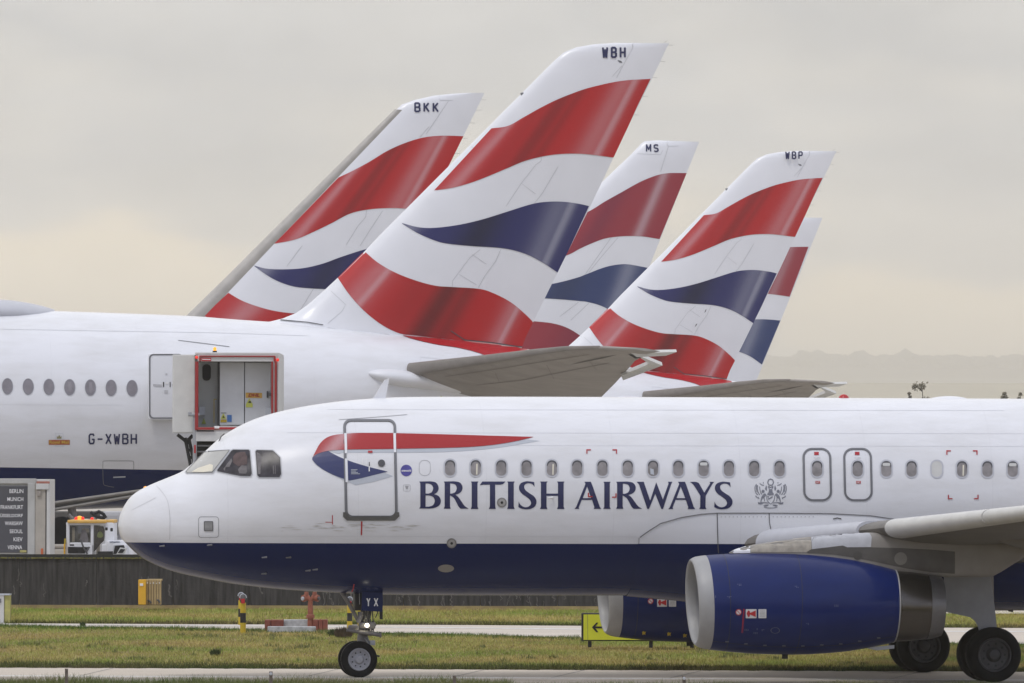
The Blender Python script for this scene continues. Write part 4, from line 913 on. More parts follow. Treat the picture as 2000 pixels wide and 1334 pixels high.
mb=MB(); mb.tube([N5(245,655,-.2),N5(395,680,-.2)],.04,12); mb.tube([N5(395,680,-.2),N5(560,700,-.2)],.055,12); mb.tube([N5(560,700,-.2),N5(680,722,-.2)],.045,12); mb.tube([N5(672,680,-.2),N5(676,750,-.2)],.02,8); mb.box(N5(270,595,-.2),N5(380,650,-.05),bev=.02); mb.build('steering_cylinder',gear_m,ng)
mb=MB(); mb.tube([N5(500,740,-.05),N5(540,860,-.05)],.02,8); mb.box(N5(540,790,-.15),N5(600,850,-.05),bev=.01); mb.tube([N5(470,760,-.1),N5(520,830,-.1),N5(560,900,-.1)],.012,6); mb.build('torque_link',gear_d,ng)
mb=MB(); random.seed(3)
for k in range(7): x=440+k*22; mb.tube([N5(x,300,-.14),N5(x+random.uniform(-30,30),460,-.15),N5(x+random.uniform(-30,30),600,-.16),N5(x+random.uniform(-20,20),720,-.12)],.012,6)
mb.tube([N5(600,300,0),N5(640,430,0),N5(610,500,0)],.012,6); mb.tube([N5(575,540,-.1),N5(605,590,-.1),N5(560,650,-.1)],.03,8); mb.build('hoses',mat('hose',(.04,.04,.04),.6),ng)
mb=MB(); mb.box(N5(665,400,.1),N5(700,520,.14)); mb.build('door_link',black,ng)
mb=MB(); mb.box(N5(350,165,-.1),N5(425,405,.3),bev=.01); mb.build('bay_door',black,ng)
mb=MB(); mb.tube([N5(622,985,-.3),N5(662,992,-.3)],.02,8); mb.build('tow_pin',black,ng)
mb=MB(); mb.tube([N5(405,175,-.2),N5(408,330,-.2)],.010,6); mb.build('door_rod',lip_m,ng)
mb=MB(); mb.prism([(640+u*.153,1130+v*.153) for u,v in ((440,150),(700,150),(705,240),(700,425),(432,408))],-.42,-.38); dY=mb.build('gear_door',navy,ng)
mb=MB()
for j_,(ch_,a_,b_) in enumerate((('Y',715.5,723.5),('X',730,738.8))):
    m3=MB(); mono(m3,ch_,a_,b_,1168.5,1183.8,2.3,-.435,0); mb.add(m3.v,m3.f)
mb.v=[(x,y-.002*(i//4%3),z) for i,(x,y,z) in enumerate(mb.v)]; mb.build('door_letters',txt_w,dY)
for (x,y,r) in ((717,1221.5,.036),(714,1142,.024)):
    p=at(x,y,-.45 if y>1200 else -.55); mb=MB(); mb.lathe([(0,r*.9),(.02,r),(.04,r*.6),(.045,.001)],p,(0,-1,0),20); mb.lathe([(0,.001),(0,r*1.15),(-.08,r*1.0)],p,(0,-1,0),20); mb.build('landing_light',whitelamp,ng)
mb=MB(); p=hit(690,1150) or at(690,1150,-1); mb.tube([at(693,1130,-.9),at(690,1150,-.8),at(687,1156,-.8)],.012,6); mb.build('red_streamer',red,ng)

gx=at(1944,1290,-4.5).x
for sgn in (-1,1):
    mg=bpy.data.objects.new('main_gear',None); col.objects.link(mg); mg.parent=A; mg.location=Vector((gx,sgn*3.8,0))-A.location
    for y,f in ((-.46,-1),(.46,1)):
        wheel(None,gx,sgn*3.8+y,.565,.57,.42,mg,hub_d,f)
    mb=MB(); mb.tube([(gx+.0,sgn*3.8,.57),(gx-.0,sgn*3.8,1.2),(gx-.05,sgn*3.75,2.7)],[.09,.12,.15],16); mb.tube([(gx,sgn*3.8-.5,.57),(gx,sgn*3.8+.5,.57)],.08,12); mb.tube([(gx,sgn*3.7,1.6),(gx-.1,sgn*2.3,2.2)],.07,10); mb.build('strut',gear_m,mg)
    P=[(1843.8,1122),(1935,1122),(1944.7,1202),(1947.5,1234),(1930,1235.5),(1915,1242),(1911,1225),(1904.7,1213),(1896,1205.7),(1846.6,1195)]
    mb=MB(); pts=[at(x,y,-4.12) for x,y in P]; n=len(P); Yd=sgn*4.12
    a=[Vector((p.x,Yd,p.z)) for p in pts]; b=[Vector((p.x,Yd-sgn*.04,p.z)) for p in pts]; tri=geometry.tessellate_polygon([[Vector((p.x,p.z,0)) for p in pts]])
    mb.add(a+b,[t for t in tri]+[tuple(n+i for i in reversed(t)) for t in tri]+[(i,(i+1)%n,n+(i+1)%n,n+i) for i in range(n)]); mb.build('gear_door',gear_d,mg)
mb=MB(); p=at(1955,1183,0); mb.foil([(p+Vector((0,0,.05)),p+Vector((.28,0,.02)),.03),(p+Vector((.16,0,-.12)),p+Vector((.26,0,-.14)),.02)],(0,1,0)); mb.build('belly_aerial',black,A)

# ============================================================ parked airliners
YA=74.0; AP_=1.1
W_=thing('airliner',(at(1100,900,YA).x,YA,1.1),'parked long white airliner lettered G-XWBH, with WBH at the top of its tallest tail fin','airplane','parked airliners with striped tails')
top=[(-2900,606),(105,606),(180,609.5),(270,613),(369,617),(460,624),(560,631),(640,638.5),(761,651.5),(860,661),(960,673),(1042,684),(1120,703),(1190,724)]
bot=[(-2900,992),(100,998),(240,996),(400,972),(600,922),(800,868),(1000,812),(1100,778),(1190,746)]
WX=lambda x:at(x,900,YA).x; WZ=lambda x,y:at(x,y,YA).z
ftw=pchip([WX(x) for x,_ in top],[WZ(x,y) for x,y in top]); fbw=pchip([WX(x) for x,_ in bot],[WZ(x,y) for x,y in bot])
fww=pchip([WX(x) for x in (-2900,300,600,800,900,1050,1190)],[2.98,2.98,2.6,2.0,1.6,.85,.25])
def wbh_sections():
    secs=[]; XL=WX(-2900); XR_=WX(1190)
    zt0,zb0=ftw(XL),fbw(XL)
    for k in range(9):
        u=(k/8); X=XL-7.5*(1-u**2) if False else XL-7.5*(1-u); q=math.sqrt(max(0,1-(1-u)**2)); zc=(zt0+zb0)/2-.7*(1-u)
        secs.append((X,YA,zc+(zt0-zc)*max(q,.02),zc-(zc-zb0)*max(q,.02),2.98*max(q,.02)))
    for X in list(np.linspace(XL,WX(300),14)[1:])+list(np.linspace(WX(300),XR_,40)[1:]): secs.append((X,YA,ftw(X),fbw(X),fww(X)))
    return secs
fw_=MB(); fw_.loft(wbh_sections(),n=80); WB=fw_.bvh(); LASTD[0]=232
q1=WB.ray_cast(CAM,raydir(20,913))[0]; q2=WB.ray_cast(CAM,raydir(330,917.8))[0]; sw=(q2.z-q1.z)/(q2.x-q1.x)
fw_.build('fuselage', livery_mat('parked_fuselage_paint', (q1.z-1.1)-sw*(q1.x-W_.location.x), sw, 0), W_, sharp=60)

def fin_build(parent,secs,Y,name='fin',m=white):
    mb=MB(); mb.foil([(at(*a,Y),at(*b,Y),t) for a,b,t in secs],(0,1,0),m=26); o=mb.build(name,m,parent,sharp=50); return o,mb.bvh()
def resample(L_,n):
    Q_=[(2*L_[0][0]-L_[1][0],2*L_[0][1]-L_[1][1])]+list(L_)+[(2*L_[-1][0]-L_[-2][0],2*L_[-1][1]-L_[-2][1])]; P=[]
    for i in range(1,len(Q_)-2):
        p0,p1,p2,p3=Q_[i-1:i+3]
        for k in range(6):
            t=k/6; t2=t*t; t3=t2*t; P.append(tuple(.5*(2*p1[j]+(-p0[j]+p2[j])*t+(2*p0[j]-5*p1[j]+4*p2[j]-p3[j])*t2+(-p0[j]+3*p1[j]-3*p2[j]+p3[j])*t3) for j in (0,1)))
    P.append(tuple(L_[-1])); d=[0]
    for i in range(1,len(P)): d.append(d[-1]+math.hypot(P[i][0]-P[i-1][0],P[i][1]-P[i-1][1]))
    return [(float(np.interp(t,d,[p[0] for p in P])),float(np.interp(t,d,[p[1] for p in P]))) for t in np.linspace(0,d[-1],n)]
def ribbon(name,upper,lower,T,m,parent,fades,tones,cols=90,rows=14,off=.012):
    U=resample(upper,cols); Lw=resample(lower,cols); mb=MB(); vs=[];fs=[];fa=[];to=[]
    for i in range(cols):
        u=i/(cols-1); f=max([a*math.exp(-((u-c)/s)**2) for c,s,a in fades]+[0]); t_=max([a*math.exp(-((u-c)/s)**2) for c,s,a in tones]+[0])
        for j in range(rows):
            k=j/(rows-1); vs.append(lay(U[i][0]*(1-k)+Lw[i][0]*k,U[i][1]*(1-k)+Lw[i][1]*k,T,off)); fa.append(f); to.append(min(1,t_))
    for i in range(cols-1):
        for j in range(rows-1): a=i*rows+j; fs.append((a,a+rows,a+rows+1,a+1))
    mb.add(vs,fs); return mb.build(name,m,parent,attrs={'fade':fa,'tone':to})
TN=[(.47,.08,.62),(.58,.04,.45),(.30,.10,.2)]
WS=[((470,632),(1000,712),1.2),((528,628),(1012,696),1.1),((552,622),(1016,686),1.05),((577,612),(1020,676),1.0),((601.5,595),(1028,655),.95),((636.5,564),(1042,628),.92),((659,543),(1052,607),.9),((712,491),(1089,532),.84),((740,461),(1100,510),.8),((848,353),(1158,393),.68),((980,221),(1222,257),.52),((1035,166),(1254,191),.45),((1083,118),(1288,124),.36),((1100,103),(1296,106),.32),((1125,92.5),(1301,95),.26),((1160,86.5),(1305,88.5),.18),((1200,84),(1307,84.5),.08)]
fin,FN=fin_build(W_,WS,YA); LASTD[0]=236
def wbh_ribbons(parent,FN,red_,blue_):
    ribbon('red_ribbon',[(960,251),(992,246),(1023,229),(1055,211),(1086,195.5),(1118,182.5),(1149,172),(1196,161),(1228,156.5),(1274,154)],[(848,372),(881,367.5),(913,359),(944,348),(992,328),(1023,315),(1055,306.5),(1086,301.5),(1118,300),(1149,301.5),(1200,308)],FN,red_,parent,[(.10,.07,.50),(.84,.09,.42),(.90,.035,.62)],TN)
    ribbon('blue_ribbon',[(785.5,436),(818,444),(850,445),(897,439),(944,428),(992,413),(1039,398.5),(1070,394),(1102,394.2),(1133,398.5),(1154,403.5)],[(785.6,437),(815,455),(850,470),(875,476),(920,480.5),(983,485),(1025,495.5),(1060,513),(1090,533)],FN,blue_,parent,[(.05,.07,.5),(.84,.09,.42),(.90,.035,.62)],[(.45,.12,.8)])
    ribbon('red_ribbon',[(712,491),(738,513),(773,533),(815,549),(850,558),(881,560.5),(934,564),(962,572),(997,590),(1025,613),(1043,631)],[(660,543),(682,575),(710,606),(745,634),(780,651),(810,655),(850,660),(890,664),(940,670),(985,676),(1021,680)],FN,red_,parent,[(.13,.08,.42),(.16,.03,.62),(.86,.06,.45),(.88,.025,.68)],[(.50,.08,1.),(.60,.05,.7),(.36,.1,.3)])
wbh_ribbons(fin,FN,rib_red,rib_blue)
# red sweep carried onto the tail cone
BW=MB(); BW.add(fw_.v,fw_.f); TW=BW.bvh()
decal('red_sweep', red, W_, [[smooth_poly([(770,648),(810,656,1),(870,662,1),(960,673,1),(1042,682),(1110,700),(1090,722),(1000,745,0),(975,716,1),(945,694,1),(900,681,1),(850,673,1),(800,661,1)])]], TW, .02, 8, 30)
def fin_details(fin,FN,tag_,box,lw=.7):
    if tag_: m3=MB(); mono(m3,tag_,*box,3.6,FN,.02); m3.build('fin_lettering', navy_txt, fin)
    mb=MB(); add_decal(mb,[[(box[0]+30,box[3]+5),(box[0]+38,box[3]+7),(box[0]+40,box[3]+11),(box[0]+34,box[3]+10)]],FN,.01); mb.build('small_vent',greyl,fin)
fin_details(fin,FN,'WBH',(1175.5,1222,93,112))
mb=MB()
for pts in ([(1237,84),(1236,93),(1214,133),(1204,152)],[(1057,306),(1057,314),(1046,322),(1018,358),(1046,379)],[(1018,358),(988,403)],[(1090,325),(1060,376),(1040,402)],[(1195,150),(1215,128)],[(938,487),(918,503),(905,520),(884,548),(883,560)],[(978,487),(968,510),(946,540),(934,562)],[(922,497),(950,516)],[(897,536),(930,556)],[(646,568),(675,595),(668,608),(640,632)],[(918,283),(926,290)],[(640,640),(700,650),(760,653)]):
    add_decal(mb,stroke2d(pts,.75),FN,.010,30)
mb.build('rudder_seams', mat('fin_seam',(.50,.505,.52),.6), fin)
mb=MB(); add_decal(mb,stroke2d([(548,626),(600,630),(631,635)],1.6),FN,.03,30); mb.build('fillet_gap', greyd, fin); mb=MB(); add_decal(mb,stroke2d([(880,646),(907,664),(960,669),(1045,682)],2.0),FN,.03,30); mb.build('rudder_gap', greyd, fin)
decal('rudder_foot_highlight', mat('highlight_pink',(.70,.50,.45),.5), fin, [[[(905,665),(960,670),(1046,683),(1048,687),(985,679),(940,673)]]], FN, .022, 30)  # pinkish highlight painted along the fin base beside the dark gap
mb=MB()
for t_ in (.0,.07,.14,.22,.30): 
    x=1305-224*t_; y=88+455*t_*1.0; p=at(x,y,YA); mb.tube([p,p+Vector((.16,0,.0))],.004,5)
p=at(1297,83,YA); mb.tube([p,p+Vector((.10,0,.06))],.005,5); mb.build('static_wicks', greyd, fin)
mb=MB(); mb.box(at(1016,181,YA+.08),at(1024,190,YA-.08),bev=.03); mb.build('probe_blister', greyl, fin)
# tailplanes
def stab(parent,sgn,T=None):
    """near side traced; the far one mirrored"""
    def P(x,y,Y): p=at(x,y,Y); return Vector((p.x, YA+(Y-YA)*(-sgn) if sgn>0 else p.y, p.z))
    S=[(P(735,727,YA-.9),P(1150,800,YA-.9),.85),(P(799,722,YA-2.0),P(1165,785,YA-2.0),.72),(P(950,702,YA-4.9),P(1200,750,YA-4.9),.50),(P(1040,689,YA-6.8),P(1222,726,YA-6.8),.36),(P(1103,681.5,YA-8.2),P(1240,705,YA-8.2),.27),(P(1170,679,YA-9.0),P(1262,692,YA-9.0),.17),(P(1240,681,YA-9.35),P(1290,686,YA-9.35),.08)]
    mb=MB(); mb.foil(S,(0,0,1),m=16); o=mb.build('tailplane',under_grey if sgn<0 else wing_grey,parent,sharp=50)
    if sgn<0:
        TB=mb.bvh()
        E_=[(a.lerp(b,-.012)+Vector((0,0,.02)),a.lerp(b,.06),t*.55) for a,b,t in S[1:6]]; m2=MB(); m2.foil(E_,(0,0,1)); m2.build('leading_edge',mat('stab_lead',(.22,.20,.18),.35,var=.1),o)
        m2=MB(); q=[at(1232,689.5,YA-9.1),at(1322,687.5,YA-9.0),at(1300,695,YA-8.9),at(1244,697.5,YA-9.0)]; m2.add(q+[v+Vector((0,.15,.08)) for v in q],[(0,1,2,3),(7,6,5,4),(0,1,5,4),(1,2,6,5),(2,3,7,6),(3,0,4,7)]); m2.build('elevator_horn',trail_w,o,smooth=False)
        m2=MB(); q=[at(1241,692,YA-8.6),at(1294,714,YA-8.2),at(1217,743,YA-6.6),at(1213,734,YA-6.6),at(1268,711,YA-8.3)]; m2.add(q+[v+Vector((0,.12,.10)) for v in q],[(0,1,4),(1,2,3,4),(0,1,6,5),(1,2,7,6),(2,3,8,7),(3,4,9,8),(4,0,5,9),(5,9,6),(6,9,8,7)]); m2.build('elevator',trail_w,o,smooth=False)
        m2=MB(); add_decal(m2,[[(1227,691),(1242,692),(1268,711),(1262,712)]],TB,.02); m2.build('elevator_gap',dark,o)
        m2=MB(); add_decal(m2,[smooth_poly([(1112,712),(1150,703,1),(1205,692,1),(1170,701,1)])],TB,.012,6); m2.build('access_panel',mat('under_dark',(.12,.115,.105),.6,var=.1),o)
        for pts in ([(870,735),(960,722),(1060,706),(1150,692)],[(960,712),(975,745)],[(1060,697),(1082,740)],[(1140,690),(1165,722)],[(930,752),(1020,742),(1100,726),(1190,708)]):
            m2=MB(); add_decal(m2,stroke2d(pts,.7),TB,.01,20); m2.build('panel_seam',mat('under_seam',(.17,.155,.14),.6),o)
    else: pass
    return o
stab(W_,-1); stab(W_,1)
mb=MB(); secs=[]
for k in range(19):
    u=(k/18)**1.6; x=718+300*u; yc=729+34*u; h_=WB.ray_cast(CAM,raydir(x,yc))[0]; g_=min(1,u/.14)**.5*(1 if u<.6 else max(.05,1-(u-.6)/.4)**.7); g_=max(g_,.04)
    secs.append((h_.x,h_.y+.05,h_.z+.21*g_,h_.z-.30*g_,.40*g_))
mb.loft(secs,28); mb.build('tailplane_fairing',white2,W_)
# cabin windows, door, lettering, dome
wx=[14.5,55,95.4,136,176.5,217,257.7]
for i,x in enumerate([-147.5,-107,-66.5,-26]+wx):
    y=754.6+(x-14.5)*.0152; mb=MB(); add_decal(mb, ring2d([(x+10.8*math.cos(a*math.pi/16),y+15.8*math.sin(a*math.pi/16)) for a in range(32)],[(x+8.8*math.cos(a*math.pi/16),y+13.8*math.sin(a*math.pi/16)) for a in range(32)]),WB,.02,6); wn=mb.build('window',mat('far_frame',(.24,.235,.26),.4,var=.05),W_)
    mb=MB(); add_decal(mb,[[(x+9*math.cos(a*math.pi/16),y+14*math.sin(a*math.pi/16)) for a in range(32)]],WB,.013,6); mb.build('pane',mat('far_pane',(.24,.225,.245),.3,var=.15,vs=4,spec=.3),wn)
    if i in (7,8): decal('blind',mat('blind_grey',(.27,.255,.275),.5),wn,[[[(x-3,y-10),(x+3,y-10),(x+4,y+4),(x+1,y+11),(x-2,y+8)]]],WB,.024)
m3=MB(); mono(m3,'G-XWBH',172.5,267.5,847.5,866.5,3.0,WB,.014,.30); m3.build('registration', navy_txt, W_)
mb=MB(); add_decal(mb,[[(95,859),(136.3,859),(136.3,868.5),(95,868.5)]],WB,.014); rm=mb.build('mail_badge',mat('mail_orange',(.40,.10,.03),.5,var=.05),W_)
decal('mail_lettering',mat('mail_yellow',(.62,.42,.08),.5,var=0),rm,[text2d('Royal Mail',96.5,135,860.2,867.8,.02)],WB,.020,6)
mb=MB(); add_decal(mb,ring2d(rrect(115.5,859,15.5,26,.6),rrect(115.5,859,14.6,25.1,.4)),WB,.012); mb.build('badge_outline',shad,rm)
mb=MB(); add_decal(mb,[[(111,856.5),(111,851),(113,853.5),(115.5,849),(118,853.5),(120,851),(120,856.5)]],WB,.014); mb.build('crown_emblem',mat('crown_olive',(.28,.26,.14),.5),rm)
mb=MB(); add_decal(mb,stroke2d(smooth_poly([(261,917),(261,903,1),(257,900,1),(230,900,1),(204,900,1),(201,904,1),(201,925,1),(202,943,1),(207,948,1),(232,948.5,1)],3)[:-3],.8),WB,.012,30); mb.build('hold_door_outline',greyl,W_)
decal('hold_placard',shad,W_,[[[(221,930.5),(245,929.5),(245,932),(221,933)]]],WB,.013)
mb=MB(); add_decal(mb,stroke2d([(348,665),(398,671),(448,677.5)],1.1),WB,.012,30); mb.build('rain_gutter',greyl,W_)
mb=MB()
for pts in ([(0,643),(180,646),(420,650),(600,656)],[(0,790),(240,791)]): add_decal(mb,stroke2d(pts,.6),WB,.01,60)
for pts in ([(602,641),(602,660)],[(822,697),(819,716)],[(820,697),(880,704),(920,712)]): add_decal(mb,stroke2d(pts,.7),WB,.02,60)
mb.build('lap_seams',mat('lap2',(.66,.67,.69),.5),W_)
# open cabin door, held out from the fuselage
Z8=lambda u,v:(u*.3,560+v*.3)
mb=MB(); Yd=YA-3.35; a=at(289.5,690,Yd); b=at(358,821,Yd); mb.box((a.x,Yd,b.z),(b.x,Yd+.22,a.z),bev=.09); od=mb.build('open_door',white,W_); 
mb=MB(); add_decal(mb,ring2d(rrect(324.5,754.5,67,127,9),rrect(324.5,754.5,61.5,121.5,7)),Yd-.012); mb.build('door_outline',greyl,od)
mb=MB(); 
for q in ([(318.5,746),(320.5,746),(320.5,756),(318.5,756)],[(331.5,746),(333.2,746),(333.2,756),(331.5,756)]): add_decal(mb,[q],Yd-.02)
mb.build('door_handle_marks',black,od)
mb=MB(); 
for q in ([(299,750),(316,751),(316,755),(299,754)],[(336,750),(353,751),(353,754),(336,754)],[(323,729),(327,729),(327,732),(323,732)],[(321,762),(328,762),(328,768),(321,768)]): add_decal(mb,[q],Yd-.018)
mb.build('door_decals',mat('decal_grey',(.52,.52,.54),.5),od)
mb=MB(); add_decal(mb,[rrect(326,748,6,3.5,1)],Yd-.022); mb.build('door_latch',txt_w,od)
mb=MB(); secs=[]
for k in range(21):
    u=k/20; x=-150+256*u; hh=math.sin(math.pi*min(.99,u*.98+.01))**.8; p=at(x,606,YA); secs.append((p.x,YA,p.z+.34*hh,p.z-.5,.05+1.1*hh**.5))
mb.loft(secs,32); mb.build('aerial_dome',mat('dome_grey',(.50,.51,.55),.45,var=.04),W_); 

for sg in (-1,1):
    for xg in (-1010,-1100,-1190):
        gX=at(xg,1080,YA-5.3).x; wheel(None,gX,YA+sg*5.3,AP_+.74,.74,.5,W_,hub_d,-1)
    mb=MB(); gX=at(-1100,1080,YA-5.3).x; Yg=YA+sg*5.3; mb.tube([(gX-1.6,Yg,AP_+.8),(gX+1.6,Yg,AP_+.8)],.16,10); mb.tube([(gX,Yg,AP_+.8),(gX,Yg-sg*.4,AP_+3.0)],.22,12); mb.tube([(gX+1.2,Yg,AP_+.9),(gX+.1,Yg-sg*.4,AP_+2.4)],.09,8); mb.build('main_gear_leg',gear_m,W_)
# the same type parked one stand further away: a copy with its own fin lettering
WP=copy_tree(W_,None,skip=('main_gear_leg','wheel','registration','mail_badge','mail_lettering','badge_outline','crown_emblem','fin_lettering','open_door','hold_door_outline','hold_placard'))
dY=76.5*1.0; k_=at(1634,290,YA+dY)-at(1307,83,YA); WP.location=W_.location+Vector((k_.x,dY,0))
WP['label']='parked white airliner with WBP at the top of its striped tail fin'
YP=YA+dY
fcopy=[c for c in kids(WP) if c.name.startswith('fin')][0]
mb=MB(); mono(mb,'WBP',1533.5,1568,296.5,310,2.7,YP-.30,0); mb.v=[(x,y-.003*(i//4%5),z) for i,(x,y,z) in enumerate(mb.v)]; mb.build('fin_lettering',navy_txt,fcopy)
mb=MB(); 
for q in ([(1380,604),(1378,609),(1375.5,611),(1378,605)],[(1362,632),(1360,636),(1357,639),(1359.5,633)]): add_decal(mb,[q],YP-.42)
mb.build('bird_shape_marks',greyd,fcopy)

def tail_body(parent,Xte,Y,k,drop=0):
    """rear of a hidden fuselage with nose, sized k; Xte is where the fin tip ends"""
    dx=Xte-at(1307,83,YA).x; mb=MB(); secs=[]; Xr=at(1307,83,YA).x
    for s in wbh_sections(): secs.append((Xr+(s[0]-Xr)*k+dx,Y,1.1+(s[2]-1.1)*k-drop,1.1+(s[3]-1.1)*k-drop,s[4]*k))
    mb.loft(secs,48); mb.build('fuselage',white,parent)
    for sg in (-1,1):
        mb=MB(); q=lambda X,y,z:(Xr+(X-Xr)*k+dx,Y+sg*y*k,1.1+(z-1.1)*k-drop)
        a=at(735,727,YA-.9); b=at(1150,790,YA-.9); c=at(1103,690,YA-8.2); d=at(1262,694,YA-9)
        mb.foil([(q(a.x,.9,a.z),q(b.x,.9,b.z),.8),(q(c.x,9,c.z+.1),q(d.x,9,c.z+.05),.2)],(0,0,1)); mb.build('tailplane',under_grey,parent)
TEf=lambda x0,y0,s:(lambda y:x0-s*(y-y0))
# fin behind on the left (BKK)
YB=at(947,180,105).y
te=TEf(947,180,.488)
Bk=thing('airliner',(at(947,900,YB).x,YB,1.1),'parked airliner with BKK on its tail fin, whose leading edge is bare grey metal','airplane','parked airliners with striped tails')
BS=[((310,672),te(672),.9),((367,617),te(617),.85),((446,540),te(550),.75),((536,450),te(462),.68),((661,325.5),te(345),.55),((720,267),te(285),.46),((774,214),te(228),.36),((785,204),te(212),.33),((810,195.5),te(200),.28),((846,187),te(190),.2),((885,183),te(184.5),.12),((912,181.5),te(182),.08)]
ys=[690,640,566,474,352,290,230,213,201,190.5,184.5,181.5]
BS=[(a,(te(y),y),t) for (a,_,t),y in zip(BS,ys)]
finB,FBk=fin_build(Bk,BS,YB); LASTD[0]=266
ribbon('red_ribbon',[(661,347),(684,336),(720,317),(756,295),(792,279),(828,268.5),(864,265),(905,266)],[(536,476),(576,468),(612,453),(648,435.5),(684,417),(720,409),(756,406.5),(792,407.5),(834,413)],FBk,rib_red,finB,[(.13,.08,.50),(.80,.09,.42),(.86,.035,.60)],TN)
ribbon('blue_ribbon',[(497,519),(522,525),(558,526),(594,523.5),(630,515),(666,502),(713,487),(752,479),(790,478),(802,480)],[(497,520),(522,538),(547,551),(576,560),(612,563.5),(637,565),(700,572),(752,588)],FBk,rib_blue,finB,[(.06,.09,.55),(.88,.09,.6)],[(.5,.12,.6)])
ribbon('red_ribbon',[(446,572),(472,587),(504,599),(540,608),(578,612.5),(640,617),(700,640)],[(398,617),(420,625),(450,628),(518,634),(580,640),(640,650),(700,660)],FBk,rib_red,finB,[(.2,.12,.5)],[(.6,.1,.6)])
m3=MB(); mono(m3,'BKK',809,857,201.5,218,3.3,FBk,.02,.45); m3.build('fin_lettering',navy_txt,finB)
LE_o=[(300,682),(367,617),(446,540),(536,450),(661,325.5),(720,267),(774,214)]; LE_i=[(787,212),(733,275),(672,342),(548,468),(460,552),(407,606),(340,672)]
mb=MB(); sl_=[]
for (a,b,t),wd_ in zip(BS[:7],(38,34,27,22,17,14,11)):
    A_=at(*a,YB); B2=at(*b,YB); d=(B2-A_).normalized(); k_=(YB-CAM.y)/F; sl_.append((A_-d*.06,A_+d*wd_*2.2*k_,t*.80))
mb.foil(sl_,(0,1,0),m=20); mb.build('leading_edge',mat('bare_lead_edge',(.42,.40,.37),.5,metal=.1,var=.1,vs=3),finB,sharp=50)
mb=MB()
for pts in ([(858,187),(859,196),(884,196)],[(876,197),(832,262)],[(838,247),(820,268)],[(716,410),(714,424),(700,440),(676,478)],[(747,412),(722,450),(703,480)],[(612,564),(590,600),(582,612)],[(560,520),(590,480)]): add_decal(mb,stroke2d(pts,.8),FBk,.01,30)
mb.build('rudder_seams',mat('fin_seam',(.50,.505,.52)),finB); tail_body(Bk,at(947,180,YB).x,YB,.97)
mb=MB(); 
for y in (195,215,240,270,300): p=at(te(y),y,YB); mb.tube([p,p+Vector((.18,0,0))],.004,5)
mb.build('static_wicks',greyd,finB)

# fin with MS
YM=at(1366,275,182).y; te=TEf(1366,276,.4)
Ms=thing('airliner',(at(1366,900,YM).x,YM,1.1),'parked airliner with MS on its darker crimson and blue tail fin','airplane','parked airliners with striped tails')
MSs=[((840,692),(te(740),740),1.0),((1010,521),(te(560),560),.85),((1100,431),(te(470),470),.72),((1181.5,350),(te(378),378),.6),((1233,301),(te(320),320),.5),((1252,281),(te(294),294),.42),((1259,276),(te(283),283),.3),((1282,274.3),(te(277),277),.15)]
finM,FM=fin_build(Ms,MSs,YM); LASTD[0]=343
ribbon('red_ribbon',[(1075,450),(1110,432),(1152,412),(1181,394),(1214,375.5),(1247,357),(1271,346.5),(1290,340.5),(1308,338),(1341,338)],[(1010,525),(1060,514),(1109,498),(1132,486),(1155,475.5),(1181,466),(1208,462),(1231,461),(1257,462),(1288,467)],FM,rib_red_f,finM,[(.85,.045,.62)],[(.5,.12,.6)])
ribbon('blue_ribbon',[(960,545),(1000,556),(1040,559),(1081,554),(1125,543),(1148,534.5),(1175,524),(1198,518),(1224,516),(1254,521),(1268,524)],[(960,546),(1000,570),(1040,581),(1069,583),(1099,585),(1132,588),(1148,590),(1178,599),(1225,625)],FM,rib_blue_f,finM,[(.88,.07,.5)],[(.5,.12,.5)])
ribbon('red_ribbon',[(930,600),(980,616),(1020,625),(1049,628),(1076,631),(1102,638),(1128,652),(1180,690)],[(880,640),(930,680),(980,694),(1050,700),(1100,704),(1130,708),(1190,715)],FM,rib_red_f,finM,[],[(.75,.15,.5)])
m3=MB(); mono(m3,'MS',1261.5,1286.5,283,296,2.6,FM,.02,.4); m3.build('fin_lettering',navy_txt,finM)
mb=MB()
for pts in ([(1304,274),(1305,286),(1325,285)],[(1233,300),(1290,302),(1304,276)],[(1305,287),(1290,335)],[(1207,464),(1180,495),(1150,532)],[(1195,462),(1140,540)],[(1130,590),(1104,610),(1093,618)],[(1150,592),(1115,625)]): add_decal(mb,stroke2d(pts,.8),FM,.01,30)
mb.build('rudder_seams',mat('fin_seam',(.50,.505,.52)),finM); tail_body(Ms,at(1366,276,YM).x,YM,1.02)
# furthest fin, without lettering in view
Y5=at(1607,424,236).y; te=TEf(1607,424,.4065)
L5=thing('airliner',(at(1607,900,Y5).x,Y5,1.1),'farthest parked airliner, a strip of its striped tail fin showing behind the WBP fin','airplane','parked airliners with striped tails')
S5=[((1190,740),(te(760),760),.9),((1300,610),(te(625),625),.75),((1400,520),(te(535),535),.6),((1480,445),(te(455),455),.45),((1497,431),(te(440),440),.35),((1510,426),(te(431),431),.25),((1535,424.5),(te(425.5),425.5),.1)]
fin5,F5=fin_build(L5,S5,Y5); LASTD[0]=396
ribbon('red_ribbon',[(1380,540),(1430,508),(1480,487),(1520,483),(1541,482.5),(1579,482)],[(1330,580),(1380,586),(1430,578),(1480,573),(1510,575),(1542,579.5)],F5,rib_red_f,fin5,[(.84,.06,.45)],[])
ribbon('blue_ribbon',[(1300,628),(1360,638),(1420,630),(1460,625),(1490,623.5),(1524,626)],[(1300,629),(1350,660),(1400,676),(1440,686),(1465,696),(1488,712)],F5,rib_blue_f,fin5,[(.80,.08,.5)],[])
tail_body(L5,at(1607,424,Y5).x,Y5,1.0)

